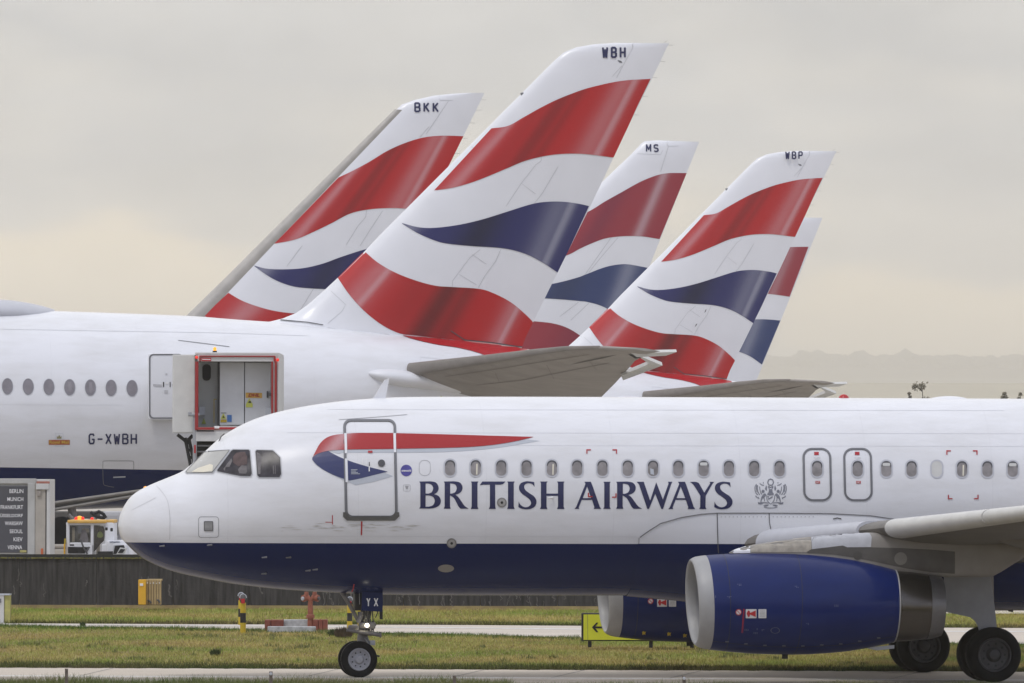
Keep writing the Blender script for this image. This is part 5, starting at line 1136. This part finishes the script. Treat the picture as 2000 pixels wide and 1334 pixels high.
# ============================================================ ground vehicles on the apron
AP=1.1
def road_wheel(mb,px,D,r,depth=.3,z=None):
    c=G(px,D,(z if z is not None else AP+r)); mb.lathe([(-.02,r*.6),(0,r*.95),(.04,r),(depth-.04,r),(depth,r*.95),(depth,.001)],c,fwd0,24); mb.lathe([(-.02,r*.6),(-.02,.001)],c,fwd0,24)
# catering truck
K=thing('catering_truck',G(450,224,AP),'white high lift catering truck with red edged open box raised to the airliner door','catering truck')
def gb(name,m,par,boxes,smooth=False,bev=.012):
    mb=MB()
    for b in boxes: mb.gbox(*b,bev=bev)
    return mb.build(name,m,par,smooth=smooth)
def gdec(name,m,par,loops,D,**kw):
    mb=MB()
    for lp in loops:
        bm=lp if isinstance(lp,bmesh.types.BMesh) else flat2d(lp); bm.verts.index_update()
        mb.add([G(v.co.x,D,zat(v.co.y,v.co.x,D)) for v in bm.verts],[[v.index for v in f.verts] for f in bm.faces]); bm.free()
    return mb.build(name,m,par,smooth=False)
bx=gb('body',trail_w,K,[(381,545,688.5,693,222,4.6),(541.5,545.5,693,862,222,4.6),(381,545,843,862,222,4.6),(381,545,693,862,226.4,.15)])
gb('side_fairing',mat('fairing_cream',(.60,.60,.57),.5,var=.06),K,[(337,380.6,692.5,845.5,222.2,2.4)],bev=.03)
gb('header',trail_w,K,[(386,541,693,706,222.0,.35)])
gb('red_trim',mat('trim_red',(.30,.02,.02),.5,var=.05),K,[(381,387.5,706,840,221.93,.12),(389,538,694.5,697.2,221.95,.06),(389,392,697,706,221.95,.06),(534.5,538.5,697,706,221.95,.06),(530,533.6,706,862,221.93,.1),(536.5,540.8,706,862,221.93,.1),(385,419,834.5,839.5,221.9,.2)])
gb('trim_strip',trail_w,K,[(533.6,536.5,706,862,221.98,.1)])
iw=gb('inner_wall',inner_w,K,[(387.5,427,706,834,223.6,.2)])
gdec('oval_window',dark,iw,[[rrect(403.6,727.5,16.5,32,7.5)]],223.56)
gb('door_slot',greyd,K,[(425,430,706,832,223.2,.5)])
dp=gb('sliding_door',mat('door_white',(.62,.635,.65),.5,var=.05),K,[(429.5,477,707.5,830,222.9,.12),(478.6,529,708.5,862,222.9,.12)])
gb('door_gap',greyd,K,[(477,478.6,707,862,222.95,.1),(387,530,706,707.6,222.85,.1)])
gdec('courier_badge',mat('courier_yellow',(.62,.36,.06),.5,var=.04),dp,[[[(480,767),(512,767.5),(512,777.5),(480,777)]]],222.88)
gdec('courier_lettering',mat('courier_red',(.35,.03,.02),.5,var=0),dp,[text2d('DHL',485,507,768.6,775,.04,slant=.3)],222.87)
gdec('hazard_sign',mat('sign_lime',(.55,.58,.10),.5,var=.05),dp,[[[(487,777.5),(494,790),(493.7,795.5),(480.7,795.5),(480.5,790)]]],222.88); gdec('hazard_sign',mat('sign_lime',(.55,.58,.10)),dp,[[[(436.5,807),(442.5,818),(431,818)]]],222.88)
gdec('sign_symbol',black,dp,[[[(485,787),(487,783),(490,784),(491,787)]],[[(434.5,816),(436.5,811.5),(439.5,816)]],[[(432,806),(442.5,806),(442.5,807.2),(432,807.2)]]],222.87)
gdec('notice',yellow,dp,[[[(431,819.5),(443,819.5),(443,825),(431,825)]]],222.88)
gdec('blue_notice',mat('notice_blue',(.05,.16,.42),.5,var=.05),dp,[[[(444,810.5),(453,810.5),(453,824),(444,824)]]],222.88)
gb('lock_box',shad,K,[(519,530,797,812,222.7,.2),(389,401,794.5,811,223.4,.2)])
gb('latch',greyd,K,[(521,524,764,777,222.8,.12),(526,533,768,773,222.75,.15)])
gdec('green_sign',mat('sign_green',(.30,.36,.06),.5),iw,[[[(398.5,816),(403,828),(394,828)]]],223.55)
gb('yellow_rail',yellow,K,[(417.5,419,779,826,223.3,.05),(417.5,424,779,780.5,223.3,.05)])
gdec('maker_plate',red,K,[[[(393.5,698.5),(412.5,699),(412.5,705.5),(393.5,705)]]],221.94)
gdec('plate_letters',txt_w,K,[[[(395,701),(411,701.3),(411,702.7),(395,702.4)]]],221.93)
for x,y in ((384,698),(542.2,703)):
    mb=MB(); c=G(x,221.9,zat(y,x,221.9)); mb.lathe([(0,.05),(-.04,.045),(-.06,.001)],c,fwd0,14); lm=mb.build('marker_lamp',redlamp,K)
mb=MB(); c=G(419.5,222.6,zat(688,419,222.6)); mb.lathe([(0,.065),(.04,.065),(.045,.05)],c,(0,0,1),16); bs_=mb.build('beacon_base',black,K); mb=MB(); mb.lathe([(.04,.05),(.13,.045),(.15,.02),(.152,.001)],c,(0,0,1),16); mb.build('beacon',amber,K)
mb=MB(); g=lambda x,y,D=222.6:G(x,D,zat(y,x,D))
mb.tube([g(347,849),g(360,859),g(368,868)],.05,8); mb.tube([g(377,850),g(366,862)],.05,8); mb.tube([g(362,855),g(372,905),g(378,960)],.05,8); mb.tube([g(369,855),g(380,905),g(386,960)],.05,8)
for k in range(7): y=862+k*14; mb.tube([g(363+k*2.4,y),g(374+k*2.3,y+7)],.035,6)
for x0,x1 in ((420,520),(520,420)): mb.tube([g(x0,850,224),g(x1,975,224)],.09,8)
mb.build('scissor_lift',black,K)
mb=MB(); mb.gbox(377,384.5,812,985,222.0,.12); mb.tube([g(368,810,222),g(390,810,222)],.05,10); mb.lathe([(0,.06),(.05,.05),(.06,.001)],g(371,808,222),(0,0,1),12); mb.build('lamp_post',mat('post_grey',(.33,.34,.35),.4,var=.1),K)
gb('post_marker',mat('marker_red',(.40,.02,.02),.4,var=0),K,[(379.5,383,869,885,221.9,.06)])
st_=[]
for k in range(6): st_+= [(386,420,846+k*11.5,849.2+k*11.5,222.2-.0*k,.7)]
gb('steps',mat('step_grey',(.22,.22,.22),.6,var=.1),K,st_); gb('step_backing',black,K,[(385,422,840,925,223.2,.1)])
gb('bumper_box',trail_w,K,[(418,470,832.5,854,222.05,.5)]); gb('bumper_stripe',red,K,[(418,470,834.5,838.8,222.0,.08)]); gb('bumper_patch',txt_w,K,[(419,429,832,837,221.98,.05)])
gb('chassis',greyd,K,[(400,660,975,1008,222.6,2.2)],bev=.03); gb('cab',trail_w,K,[(560,665,870,1005,222.4,2.4)],bev=.12)
mb=MB(); 
for x in (430,610): road_wheel(mb,x,222.2,.48); road_wheel(mb,x,224.6,.48)
mb.build('wheels',rubber,K)
# lorry trailer with the city list
T_=thing('lorry',G(20,206,AP),'white box lorry with a dark side panel listing cities, parked behind the wall','lorry')
gb('box_body',trail_w,T_,[(-420,97,935.5,1094,206,2.6)],bev=.02)
gb('roof_rail',mat('rail_grey',(.45,.45,.43),.5,var=.1),T_,[(-420,71,934,944,205.9,.12),(55,69.5,944,1094,205.88,.12)])
pn=gb('side_panel',panel_grey,T_,[(-400,56,949,1079,205.94,.06)])
lines=[('BERLIN',19.5,46.5,955.3,963.0),('MUNICH',15.3,46.4,971,978.7),('FRANKFURT',2.3,46,986.7,994.4),('DÜSSELDORF',-5,45.7,1002.3,1010),('WARSAW',10.6,45.5,1018.2,1025.8),('SEOUL',20,45.4,1034,1041.4),('KIEV',27.7,45.2,1049.5,1057.2),('VIENNA',16.2,44.5,1065,1072.8)]
gdec('city_lettering',txt_w,pn,[text2d(t,a,b,c,d,.008) for t,a,b,c,d in lines],205.93)
rf=gb('rear_frame',beige,T_,[(70,90,944,1094,205.86,.25)]); gb('rear_post',trail_w,T_,[(92,98.5,936,1094,205.84,.4)]); gb('post_gap',greyd,T_,[(89,92,957,1094,205.9,.2)])
gb('red_strip',mat('faded_red',(.38,.15,.11),.6,var=.2,vs=10),T_,[(72,98,940,944.5,205.82,.1)]); gb('rear_header',trail_w,T_,[(71,96,944.5,956,205.8,.2)]); gb('plate',mat('plate_grey',(.30,.27,.24),.6,var=.3,vs=20),rf,[(73,80.5,959,969,205.8,.05)])
gb('marker_sticker',mat('hazard_tan',(.42,.38,.14),.6,var=.3,vs=20),T_,[(40,53,1074.5,1079,205.88,.06)]); gb('tail_lamp',mat('lamp_orange',(.5,.12,.04),.4),T_,[(81,85.5,1071,1083,205.7,.1)])
mb=MB()
for x in (-330,-260,20,60): road_wheel(mb,x,206.2,.5,z=AP+.42); road_wheel(mb,x,208,.5,z=AP+.42)
mb.build('wheels',rubber,T_)
# aircraft tug
U=thing('tug',G(180,210,AP),'white airport tug with an orange cab roof and lit beacon, beside the lorry','tug')
gb('cab_body',white2,U,[(130,182,1064,1098,210,1.9),(130.5,137,1022,1066,210,.12),(178,184.5,1022,1066,210,.12),(130,222,1020,1026,210,1.9),(206,224,1022,1066,210,1.7),(137,178,1059.5,1066,210,.1)],bev=.03)
gb('roof',mat('roof_orange',(.70,.42,.10),.5,var=.12,vs=4),U,[(132.5,209,1015.5,1021.8,209.9,2.1),(207,223.5,1015,1021.5,210,2.0)],bev=.05)
mb=MB(); mb.gbox(137.5,178,1026,1060,210.06,.04); mb.build('side_window',mat('tug_glass',(.07,.07,.065),.1,coat=1,var=.6,vs=3),U)
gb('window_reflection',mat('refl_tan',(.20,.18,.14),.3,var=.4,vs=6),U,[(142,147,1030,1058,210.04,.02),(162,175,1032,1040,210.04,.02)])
gdec('driver_seat',mat('seat_grey',(.15,.14,.145)),U,[[smooth_poly([(160,1040,1),(166,1034,1),(171,1042,1),(173,1058,1),(158,1058,1)])]],210.03)
gdec('door_window',mat('tug_glass2',(.03,.03,.032),.1,coat=1,var=.4,vs=3),U,[[[(185,1027),(203,1027.5),(205.5,1034),(204.5,1056),(196,1064),(187,1076),(184.6,1077)]]],209.98)
gdec('driver_standin',mat('driver_green',(.14,.16,.06),.6,var=.3,vs=8),U,[[smooth_poly([(193,1040,1),(198,1038,1),(203,1045,1),(199,1050,1),(191,1048,1)])]],209.97)  # flat green shape in place of the indistinct driver
gdec('front_grille',black,U,[[[(134,1068),(177,1068.5),(170,1077),(166,1081),(134,1080.5)]]],209.96)
gb('bonnet',white2,U,[(209,262,1056,1100,209.6,2.0),(200,212,1062,1092,209.8,1.5)],bev=.04); gb('engine_cover',white2,U,[(222,250,1062,1098,209.5,2.0)],bev=.05)
gdec('side_opening',black,U,[[[(226,1066),(243,1064.5),(245,1070),(236,1082),(222,1082)]],[[(192,1077),(222,1076.5),(222,1084),(192,1084)]]],209.45)
gb('lettering_plate',shad,U,[(215,236,1056.5,1061,209.4,.05)]); gdec('plate_lettering',navy_txt,U,[stroke2d([(217,1059.5),(221,1058),(225,1059.5),(229,1058),(233,1058.5)],.8)],209.39)
mb=MB(); g=lambda x,y,D=210:G(x,D,zat(y,x,D))
mb.tube([g(158,1052,209.7),g(164,1068,209.6),g(172,1082,209.6)],.025,6); mb.tube([g(176,1068,209.7),g(170,1078,209.7)],.025,6); mb.build('mirror_arm',greyd,U)
gb('mirror',black,U,[(206.5,211.5,1030,1036,209.7,.08),(216.5,221.5,1031,1038,209.7,.08),(137,146,1063,1066,209.7,.08)],bev=.02)
for x,m_,r in ((156.5,amber,.075),(150.5,redlamp,.06),(162,redlamp,.06),(181,redlamp,.05)):
    mb=MB(); c=g(x,1015,210.6); mb.lathe([(0,r),(r*1.1,r*.85),(r*1.35,r*.4),(r*1.4,.001)],c,(0,0,1),14); mb.build('beacon',m_,U)
gb('yellow_stripe',yellow,U,[(126.5,129.5,1052,1062,209.9,.2)]); gb('orange_edge',orange,U,[(125.5,128.5,1062,1082,209.9,.2)])
gdec('chevron',trail_w,U,[[[(228,1083),(236,1069),(250,1071),(244,1082)]]],209.3); gdec('chevron_dark',black,U,[[[(231,1080),(237,1072),(246,1073),(241,1080)]]],209.28)
mb=MB()
for x in (150,240): road_wheel(mb,x,210.1,.42)
mb.build('wheels',rubber,U)
# belt loader, dark wheel and pale chassis behind the tug
B_=thing('belt_loader',G(150,216,AP),'grey belt loader with a sloping conveyor and amber lamp under the parked airliner','belt loader')
g=lambda x,y,D=216:G(x,D,zat(y,x,D))
mb=MB(); 
for D in (215.6,216.8): mb.tube([g(60,989,D),g(288,957,D)],.05,8)
for D in (215.6,216.8): mb.tube([g(60,1003,D),g(275,967,D)],.045,8)
mb.build('rails',mat('rail_alloy',(.17,.16,.145),.45,metal=.2,var=.15),B_)
mb=MB(); a=[g(60,991,215.7),g(286,959,215.7),g(275,966,215.7),g(60,1001,215.7)]; mb.add(a+[p+fwd0*1.0 for p in a],[(0,1,2,3),(7,6,5,4),(0,1,5,4),(3,2,6,7),(1,2,6,5)]); mb.build('conveyor_belt',mat('belt_dark',(.07,.068,.062),.7,var=.2),B_,smooth=False)
mb=MB(); c=g(285,955,215.6); mb.lathe([(0,.06),(.06,.05),(.08,.001)],c,(0,0,1),12); mb.build('amber_lamp',amber,B_)
mb=MB(); c=g(274,967,215.3); mb.lathe([(-.1,.10),(0,.11),(.08,.08),(.11,.001)],c,(0,0,1),14); mb.build('bumper_dome',shad,B_)
mb=MB(); c=g(120,1037,215.3); mb.lathe([(0,.25),(0,.38),(.05,.41),(.5,.41),(.55,.38),(.55,.001)],c,fwd0,28); mb.lathe([(0,.25),(0,.001)],c,fwd0,28); mb.build('spare_roller',rubber,B_)
gb('chassis',beige,B_,[(90,133,1063,1069,214.8,1.6),(86,133,1072,1090,214.8,1.6)],bev=.04)
mb=MB(); mb.tube([g(140,990),g(152,1040),g(152,1095)],.12,10); mb.tube([g(100,1000),g(112,1040)],.05,8); mb.tube([g(135,1005,214.8),g(160,1030,214.8)],.05,8); mb.build('support_leg',gear_m,B_)
mb=MB()
for x in (100,170): road_wheel(mb,x,215,.38)
mb.build('wheels',rubber,B_)
CL_=thing('cargo_loader',G(150,222,AP),'dark grey cargo loader low under the parked airliner, mostly hidden by the tug','cargo loader')
dk=mat('loader_grey',(.085,.078,.07),.7,var=.35,vs=3)
gb('platform',dk,CL_,[(60,208,999,1013,221.5,2.6)],bev=.04); gb('side_panel',mat('loader_brown',(.16,.145,.125),.7,var=.3,vs=2),CL_,[(60,206,1016,1040,222,2)],bev=.03); gb('lower_body',mat('loader_tan',(.26,.235,.20),.7,var=.2,vs=3),CL_,[(95,206,1043,1092,221.8,2)],bev=.04)
mb=MB(); g=lambda x,y,D=221.2:G(x,D,zat(y,x,D)); mb.tube([g(100,1012),g(190,1044)],.06,8); mb.tube([g(190,1012),g(105,1044)],.06,8); mb.build('scissor_arms',gear_m,CL_)
mb=MB()
for x in (90,190): road_wheel(mb,x,221.4,.4)
mb.build('wheels',rubber,CL_)
V=thing('van',G(225,219,AP),'pale van seen in the gap between the tug roof and the near airliner nose','van')
gb('van_body',mat('van_grey',(.42,.42,.43),.5,var=.08),V,[(196,420,999,1060,219,2.0),(196,420,1052,1100,218.9,2.2)],bev=.12); gb('van_window',mat('tug_glass',(.07,.07,.065)),V,[(214,232,1022,1046,218.85,.1),(240,300,1008,1030,218.95,.06)],bev=.02)
mb=MB(); g=lambda x,y,D=218.7:G(x,D,zat(y,x,D)); mb.tube([g(186,1003),g(194,999),g(203,1004),(g(208,1012))],.05,6); mb.tube([g(178,1000),g(190,1010),g(206,1012)],.05,6); mb.build('equipment_hoses',dark,V)
mb=MB()
for x in (222,390): road_wheel(mb,x,218.8,.34)
mb.build('wheels',rubber,V)

# ============================================================ things on the grass
cab=thing('utility_cabinet',G(295,199.0,.69),'orange and tan slatted cabinet standing against the dark wall','cabinet')
gb('orange_case',orange,cab,[(271.5,286.5,1132,1181,198.8,.45)],bev=.02)
gb('label_plate',txt_w,cab,[(274.5,281,1139.5,1144.5,198.77,.02)])
gb('slatted_case',tanm,cab,[(287+i*5.05,287+i*5.05+4.3,1132.5,1181,198.95,.4) for i in range(6)]+[(286.6,318,1131,1134.5,198.97,.45)],bev=.01)
gb('slat_gap',greyd,cab,[(287,317.5,1134,1181,199.02,.3)])
gb('catch',txt_w,cab,[(288+i*6,290+i*6,1137.5+(i%2),1140,198.9,.05) for i in range(5)])
mb=MB(); g=lambda x,y,D=198.9:G(x,D,zat(y,x,D)); mb.tube([g(278,1132),g(278,1126)],.015,6); mb.tube([g(291,1131),g(291,1126)],.015,6); mb.tube([g(290,1172),g(294,1174),g(297,1178)],.025,6); mb.tube([g(308,1172),g(311,1172),g(314,1177)],.025,6); mb.build('fittings',greyd,cab)
def bollard(x,ybase,ytop,label,wd=11.5,hood=True):
    D=gD(x,ybase); b=thing('bollard',gnd(x,ybase),label,'bollard','striped bollards on the grass'); r=wd/2*D/F; z0=gz(D)-.03; H=zat(ytop,x,D)-z0
    for nm,m_,a,c in (('yellow_band',yellow,0,.27),('black_band',black,.27,.52),('yellow_band',yellow,.52,.78),('black_band',black,.78,.86)):
        mb=MB(); mb.lathe([(a*H,r),(c*H,r)],(b.location.x,b.location.y,z0),(0,0,1),20); mb.build(nm,m_,b)
    mb=MB(); mb.lathe([(.86*H,r),(.93*H,r*.97),(.975*H,r*.75),(1.0*H,r*.3),(1.0*H,.001)],(b.location.x,b.location.y,z0),(0,0,1),20); mb.build('cap',mat('reflector_dark',(.10,.10,.10),.4),b)
    mb=MB(); c=Vector((b.location.x,b.location.y,z0+.83*H))-fwd0*(r+.012); mb.box(c-Vector((r*.6,.01,.07*H)),c+Vector((r*.6,.01,.05*H)),rot=-YAW); mb.build('red_reflector',mat('reflector_red',(.45,.02,.03),.3),b)
    mb=MB(); c=Vector((b.location.x,b.location.y,z0)); mb.tube([c+rt0*(r*1.15)*math.cos(q)+upw*(.90*H+r*1.3*math.sin(q)) for q in np.linspace(0,math.pi,9)],.012,6); mb.build('cap_hoop',shad,b)
    return b
bollard(476.3,1234.5,1160,'front bollard of the yellow and black pair left of the hydrant')
bollard(472.3,1220,1157.5,'rear bollard of the yellow and black pair left of the hydrant, mostly hidden',10.5)
bollard(684.5,1228,1166,'yellow and black bollard just left of the near airliner nose wheel strut',10.5)
bollard(705,1222,1166,'yellow and black bollard hidden behind the near airliner nose wheel strut',10)
# hydrant and its kerb blocks
Hy=thing('hydrant',gnd(608,1231),'rusty orange two headed hydrant standing among concrete blocks','hydrant'); Dh=gD(608,1231); g=lambda x,y,D=Dh:G(x,D,zat(y,x,D))
mb=MB(); mb.tube([g(608,1232),g(608,1205),g(607.5,1180),g(608,1172)],[.078,.072,.062,.062],18); mb.lathe([(0,.1),(.03,.105),(.06,.1)],g(608,1207.5),(0,0,1),18); mb.lathe([(0,.1),(.02,.105),(.04,.09)],g(608,1203),(0,0,1),18); mb.build('standpipe',hydr,Hy)
for sx,x1 in ((-1,597),(1,619)):
    mb=MB(); mb.tube([g(608,1174),g((608+x1)/2,1166),g(x1,1167)],[.055,.06,.05],12); mb.lathe([(-.05,.075),(0,.088),(.06,.085),(.065,.001)],g(x1,1168),(sx*.8,-.6,-.15),16); mb.lathe([(0,.06),(.09,.05),(.095,.001)],g(x1-sx*3,1163),(0,0,1),12); ho=mb.build('outlet',hydr,Hy)
    mb=MB(); mb.lathe([(0,.05),(.03,.045),(.032,.001)],g(x1,1168)+Vector((sx*.8,-.6,-.15)).normalized()*.065,(sx*.8,-.6,-.15),14); mb.build('outlet_cap',greyd if sx>0 else shad,ho)
for nm,cat,lab,boxes,m_ in (('kerb_block','block','red brown block at the left end of the hydrant surround',[(518.5,530,1210.5,1233,Dh-.15,.5),(530.5,555,1210.5,1233,Dh-.1,.5)],brick),
    ('kerb_block','block','red brown upright blocks to the right of the hydrant',[(613,623,1210,1236,Dh-.1,.5),(623.6,632,1210,1236,Dh-.1,.5),(632.6,641,1210,1236,Dh-.1,.5)],brick),
    ('concrete_block','block','grey concrete block between the red blocks behind the hydrant',[(555.5,603,1210,1232,Dh+.3,.3)],concrete_b),
    ('concrete_block','block','long whitish concrete block in front of the hydrant foot',[(524,618,1223.5,1241,Dh-.7,.35)],concrete_b)):
    mb=MB()
    for b in boxes: mb.gbox(*b,bev=.02)
    tag(mb.build(nm,m_,None,smooth=False),lab,cat,'blocks round the hydrant')
# taxiway sign
Dg=176.5; sg=thing('taxiway_sign',G(1230,Dg,.2),'yellow taxiway sign with a black left arrow behind the far engine','sign'); zz=lambda x:0
mb=MB(); mb.gbox(1137,1420,1197.5,1252,Dg,.25,bev=.02); mb.build('case',black,sg,smooth=False)
gdec('face',sign_y,sg,[[[(1141,1200),(1417,1200),(1417,1249.5),(1141,1249.5)]]],Dg-.01)
gdec('arrow',black,sg,[stroke2d([(1161,1225),(1200,1225.2)],3.6),[[(1157.5,1225),(1166,1215.8),(1170,1215.8),(1163,1225),(1170,1234.5),(1166,1234.5)]]],Dg-.02)
gdec('face_joint',greyd,sg,[stroke2d([(1149,1200),(1149.4,1249)],.6)],Dg-.015)
gb('leg',black,sg,[(1149.5,1157,1252,1264,Dg+.05,.12)]); gb('leg',black,sg,[(1269,1276.5,1252,1265,Dg+.05,.12)]); gb('leg',black,sg,[(1349,1356.5,1252,1265,Dg+.05,.12)])
# small box sign on the far left
sb_=thing('box_sign',gnd(2,1217),'small white box sign with a yellow side at the left edge of the grass','sign'); D=gD(2,1217)
gb('white_face',trail_w,sb_,[(-22,9.5,1161.5,1218,D,.5)],bev=.01); gb('yellow_side',mat('pale_yellow',(.42,.40,.13),.5,var=.2,vs=8),sb_,[(10,21,1161.5,1217,D+.05,.5)],bev=.01); gb('label_square',greyl,sb_,[(-6,4,1169,1177,D-.02,.03)],bev=.0); gb('top_edge',shad,sb_,[(-22,21.5,1160,1162.5,D-.02,.56)],bev=.0)
# fence posts nearest to us
labs=['weathered fence post at the lower left corner, the leftmost','fence post standing below the airliner nose, left of the nose wheel','short leaning fence post just right of the nose wheel','fence post with a pale round top below the engine']
for (x,yt,wd,ln),lb in zip(((132,1305.5,6,0),(531,1311,6.5,0),(894,1319,6.5,-5),(1337.5,1320,6.5,0)),labs):
    Dp=131; p0=G(x,Dp,-.03); p1=G(x+ln,Dp,zat(yt,x,Dp)); r=wd/2*Dp/F
    fp=thing('fence_post',p0,lb,'post','old fence posts in the foreground')
    mb=MB(); c=[(-r,-r),(r,-r),(r,r),(-r,r)]; v=[p0+rt0*a+fwd0*b for a,b in c]+[p1+rt0*a+fwd0*b+upw*(-.02*(i%2)) for i,(a,b) in enumerate(c)]; mb.add(v,[(0,1,5,4),(1,2,6,5),(2,3,7,6),(3,0,4,7),(4,5,6,7)]); mb.build('timber',wood,fp,smooth=False)
    if x>1000 or x==531:
        mb=MB(); mb.lathe([(0,r*.9),(.02,r*.95),(.024,.001)],p1-upw*.04-fwd0*r,-fwd0,16); mb.build('reflector',shad,fp)
# weeds in the turf
leaf=mat('weed_leaf',(.05,.075,.02),.8,var=.4,vs=6); brownw=mat('weed_brown',(.10,.075,.05),.9,var=.4,vs=6)
def weed(x,y,w_,h_,m_,label,n=240):
    D=gD(x,y); k=D/F; b=gnd(x,y); mb=MB(); R_=random.Random(int(x))
    for i in range(n):
        a=R_.uniform(0,6.28); r=w_*k*.5*math.sqrt(R_.random()); p=b+rt0*r*math.cos(a)+fwd0*r*math.sin(a); h=h_*k*R_.uniform(.3,1)*(1-.5*(r/(w_*k*.5))**2); a2=R_.uniform(0,6.28); d=Vector((math.cos(a2),math.sin(a2),0)); q=p+upw*h+d*h*.5
        s_=Vector((-d.y,d.x,0))*.022; mb.add([p-upw*.03,(p+q)/2+s_,q,(p+q)/2-s_],[(0,1,2,3)])
    o=mb.build('weed',m_,None,smooth=False); return tag(o,label,'weed','weeds growing in the turf')
weed(422,1278,19,13,leaf,'dark green weed clump alone in the grass near the lower left')
weed(672,1243,32,24,brownw,'brown seeding weed beside the nose wheel strut',330)
weed(655,1240,26,15,leaf,'low green weed right of the hydrant blocks')
weed(163,1222,10,10,leaf,'small weed at the road edge on the left',120)

# ============================================================ distance: ridge, trees, haze
def ridge():
    mb=MB(); vs=[]; fs=[]; n=160
    for i in range(n+1):
        s=-7000+14000*i/n
        for j,(D,h) in enumerate(((18600,0),(19400,190),(20000,302),(21000,250),(22800,0))):
            vs.append(Vector((CAM.x,CAM.y,0))+fwd0*D+rt0*s+upw*(1+h*(.965+.010*math.sin(s*.0007+j*.2)+.005*math.sin(s*.003)) if h else .5))
    for i in range(n):
        for j in range(4): a=i*5+j; fs.append((a,a+5,a+6,a+1))
    mb.add(vs,fs); return tag(mb.build('hills',mat('hill_green',(.06,.07,.035),.9,var=.3,vs=.01)),kind='structure')
ridge()
mb=MB(); R_=random.Random(5)
for i in range(700):
    s=R_.uniform(-300,2200); D=R_.uniform(19800,20050); hz=300*(.965+.010*math.sin(s*.0007+.4)+.005*math.sin(s*.003)); r=R_.uniform(9,20)*(1.5 if R_.random()<.08 else 1)
    c=Vector((CAM.x,CAM.y,0))+fwd0*D+rt0*s+upw*(hz+r*.5-4)
    bm=bmesh.new(); bmesh.ops.create_icosphere(bm,subdivisions=2,radius=1)
    for v in bm.verts: v.co*=R_.uniform(.7,1.25)
    mb.bm(bm,lambda p:c+Vector((p.x*r*1.2,p.y*r,p.z*r*.9)))
tag(mb.build('woodland',mat('wood_green',(.045,.055,.03),.9,var=.3,vs=.05),None,smooth=False),kind='stuff')
# pale slope making the lighter band under the ridge
mb=MB(); a=[Vector((CAM.x,CAM.y,0))+fwd0*D+rt0*s+upw*h for D,h in ((6500,1.2),(8000,100),(8600,95),(11000,1)) for s in (-6000,6000)]
mb.add(a,[(0,1,3,2),(2,3,5,4),(4,5,7,6)]); tag(mb.build('far_pale_slope',mat('pale_slope',(.34,.31,.22),.9,var=.12,vs=.01)),kind='structure')
trunk_m=mat('bark',(.07,.06,.05),.9,var=.2); crown_m=mat('winter_leaf',(.24,.22,.16),.85,var=.5,vs=1.5)
def tree(x,y,D,w_,h_,lean,label,seed):
    R_=random.Random(seed); k=D/F; base=G(x-lean,D,AP); top_=G(x,D,zat(y,x,D)); t=thing('tree',base,label,'tree','trees beyond the airfield')
    mb=MB(); mid=base.lerp(top_,.6)+rt0*.3; mb.tube([base,mid,top_],[.16,.08,.02],8); tips=[top_]
    for q in range(26):
        f=R_.uniform(.30,.97); p=base.lerp(top_,f); a=R_.uniform(0,6.28); l=w_*k*.5*R_.uniform(.5,1); e_=p+Vector((math.cos(a)*l,math.sin(a)*l,R_.uniform(.2,.8)*l)); mb.tube([p,(p+e_)/2+upw*.15,e_],[.06,.04,.012],5); tips.append(e_)
    mb.build('trunk',trunk_m,t); mb=MB()
    for i in range(1700):
        tp=R_.choice(tips); p=tp+Vector((R_.gauss(0,1),R_.gauss(0,1),R_.gauss(0,1)))*w_*k*.12; s_=R_.uniform(.06,.16); a=Vector((R_.gauss(0,1),R_.gauss(0,1),R_.gauss(0,1))).normalized(); b=a.orthogonal().normalized(); mb.add([p-a*s_,p+b*s_*.6,p+a*s_,p-b*s_*.6],[(0,1,2,3)])
    mb.build('crown',crown_m,t,smooth=False)
tree(1801,754,560,30,32,0,'sparse dark treetop showing over the near airliner roof, the largest of those beyond','1')
tree(1962,769,560,11,20,4,'small dark treetop over the roof near the right edge, left of another','2')
tree(1993,770,570,9,20,3,'smallest dark treetop over the roof at the very right edge of the picture','3')
tree(1776,769,600,9,22,4,'thin faint sapling top beside the large treetop over the roof','4')

hz=MB(); c=Vector((CAM.x,CAM.y,0)); v=[c+fwd0*D+rt0*s+upw*h for h in (-2,330) for D in (-600,23500) for s in (-9500,9500)]
hz.add(v,[(0,1,3,2),(4,6,7,5),(0,4,5,1),(2,3,7,6),(0,2,6,4),(1,5,7,3)])
hm=bpy.data.materials.new('haze_air'); hm.use_nodes=True; t=hm.node_tree; t.nodes.clear(); o_=t.nodes.new('ShaderNodeOutputMaterial'); pv=t.nodes.new('ShaderNodeVolumePrincipled')
pv.inputs['Color'].default_value=(1,.985,.965,1); pv.inputs['Density'].default_value=.00012; pv.inputs['Anisotropy'].default_value=.7; t.links.new(pv.outputs[0],o_.inputs['Volume'])
tag(hz.build('haze',hm,None,smooth=False),kind='stuff')
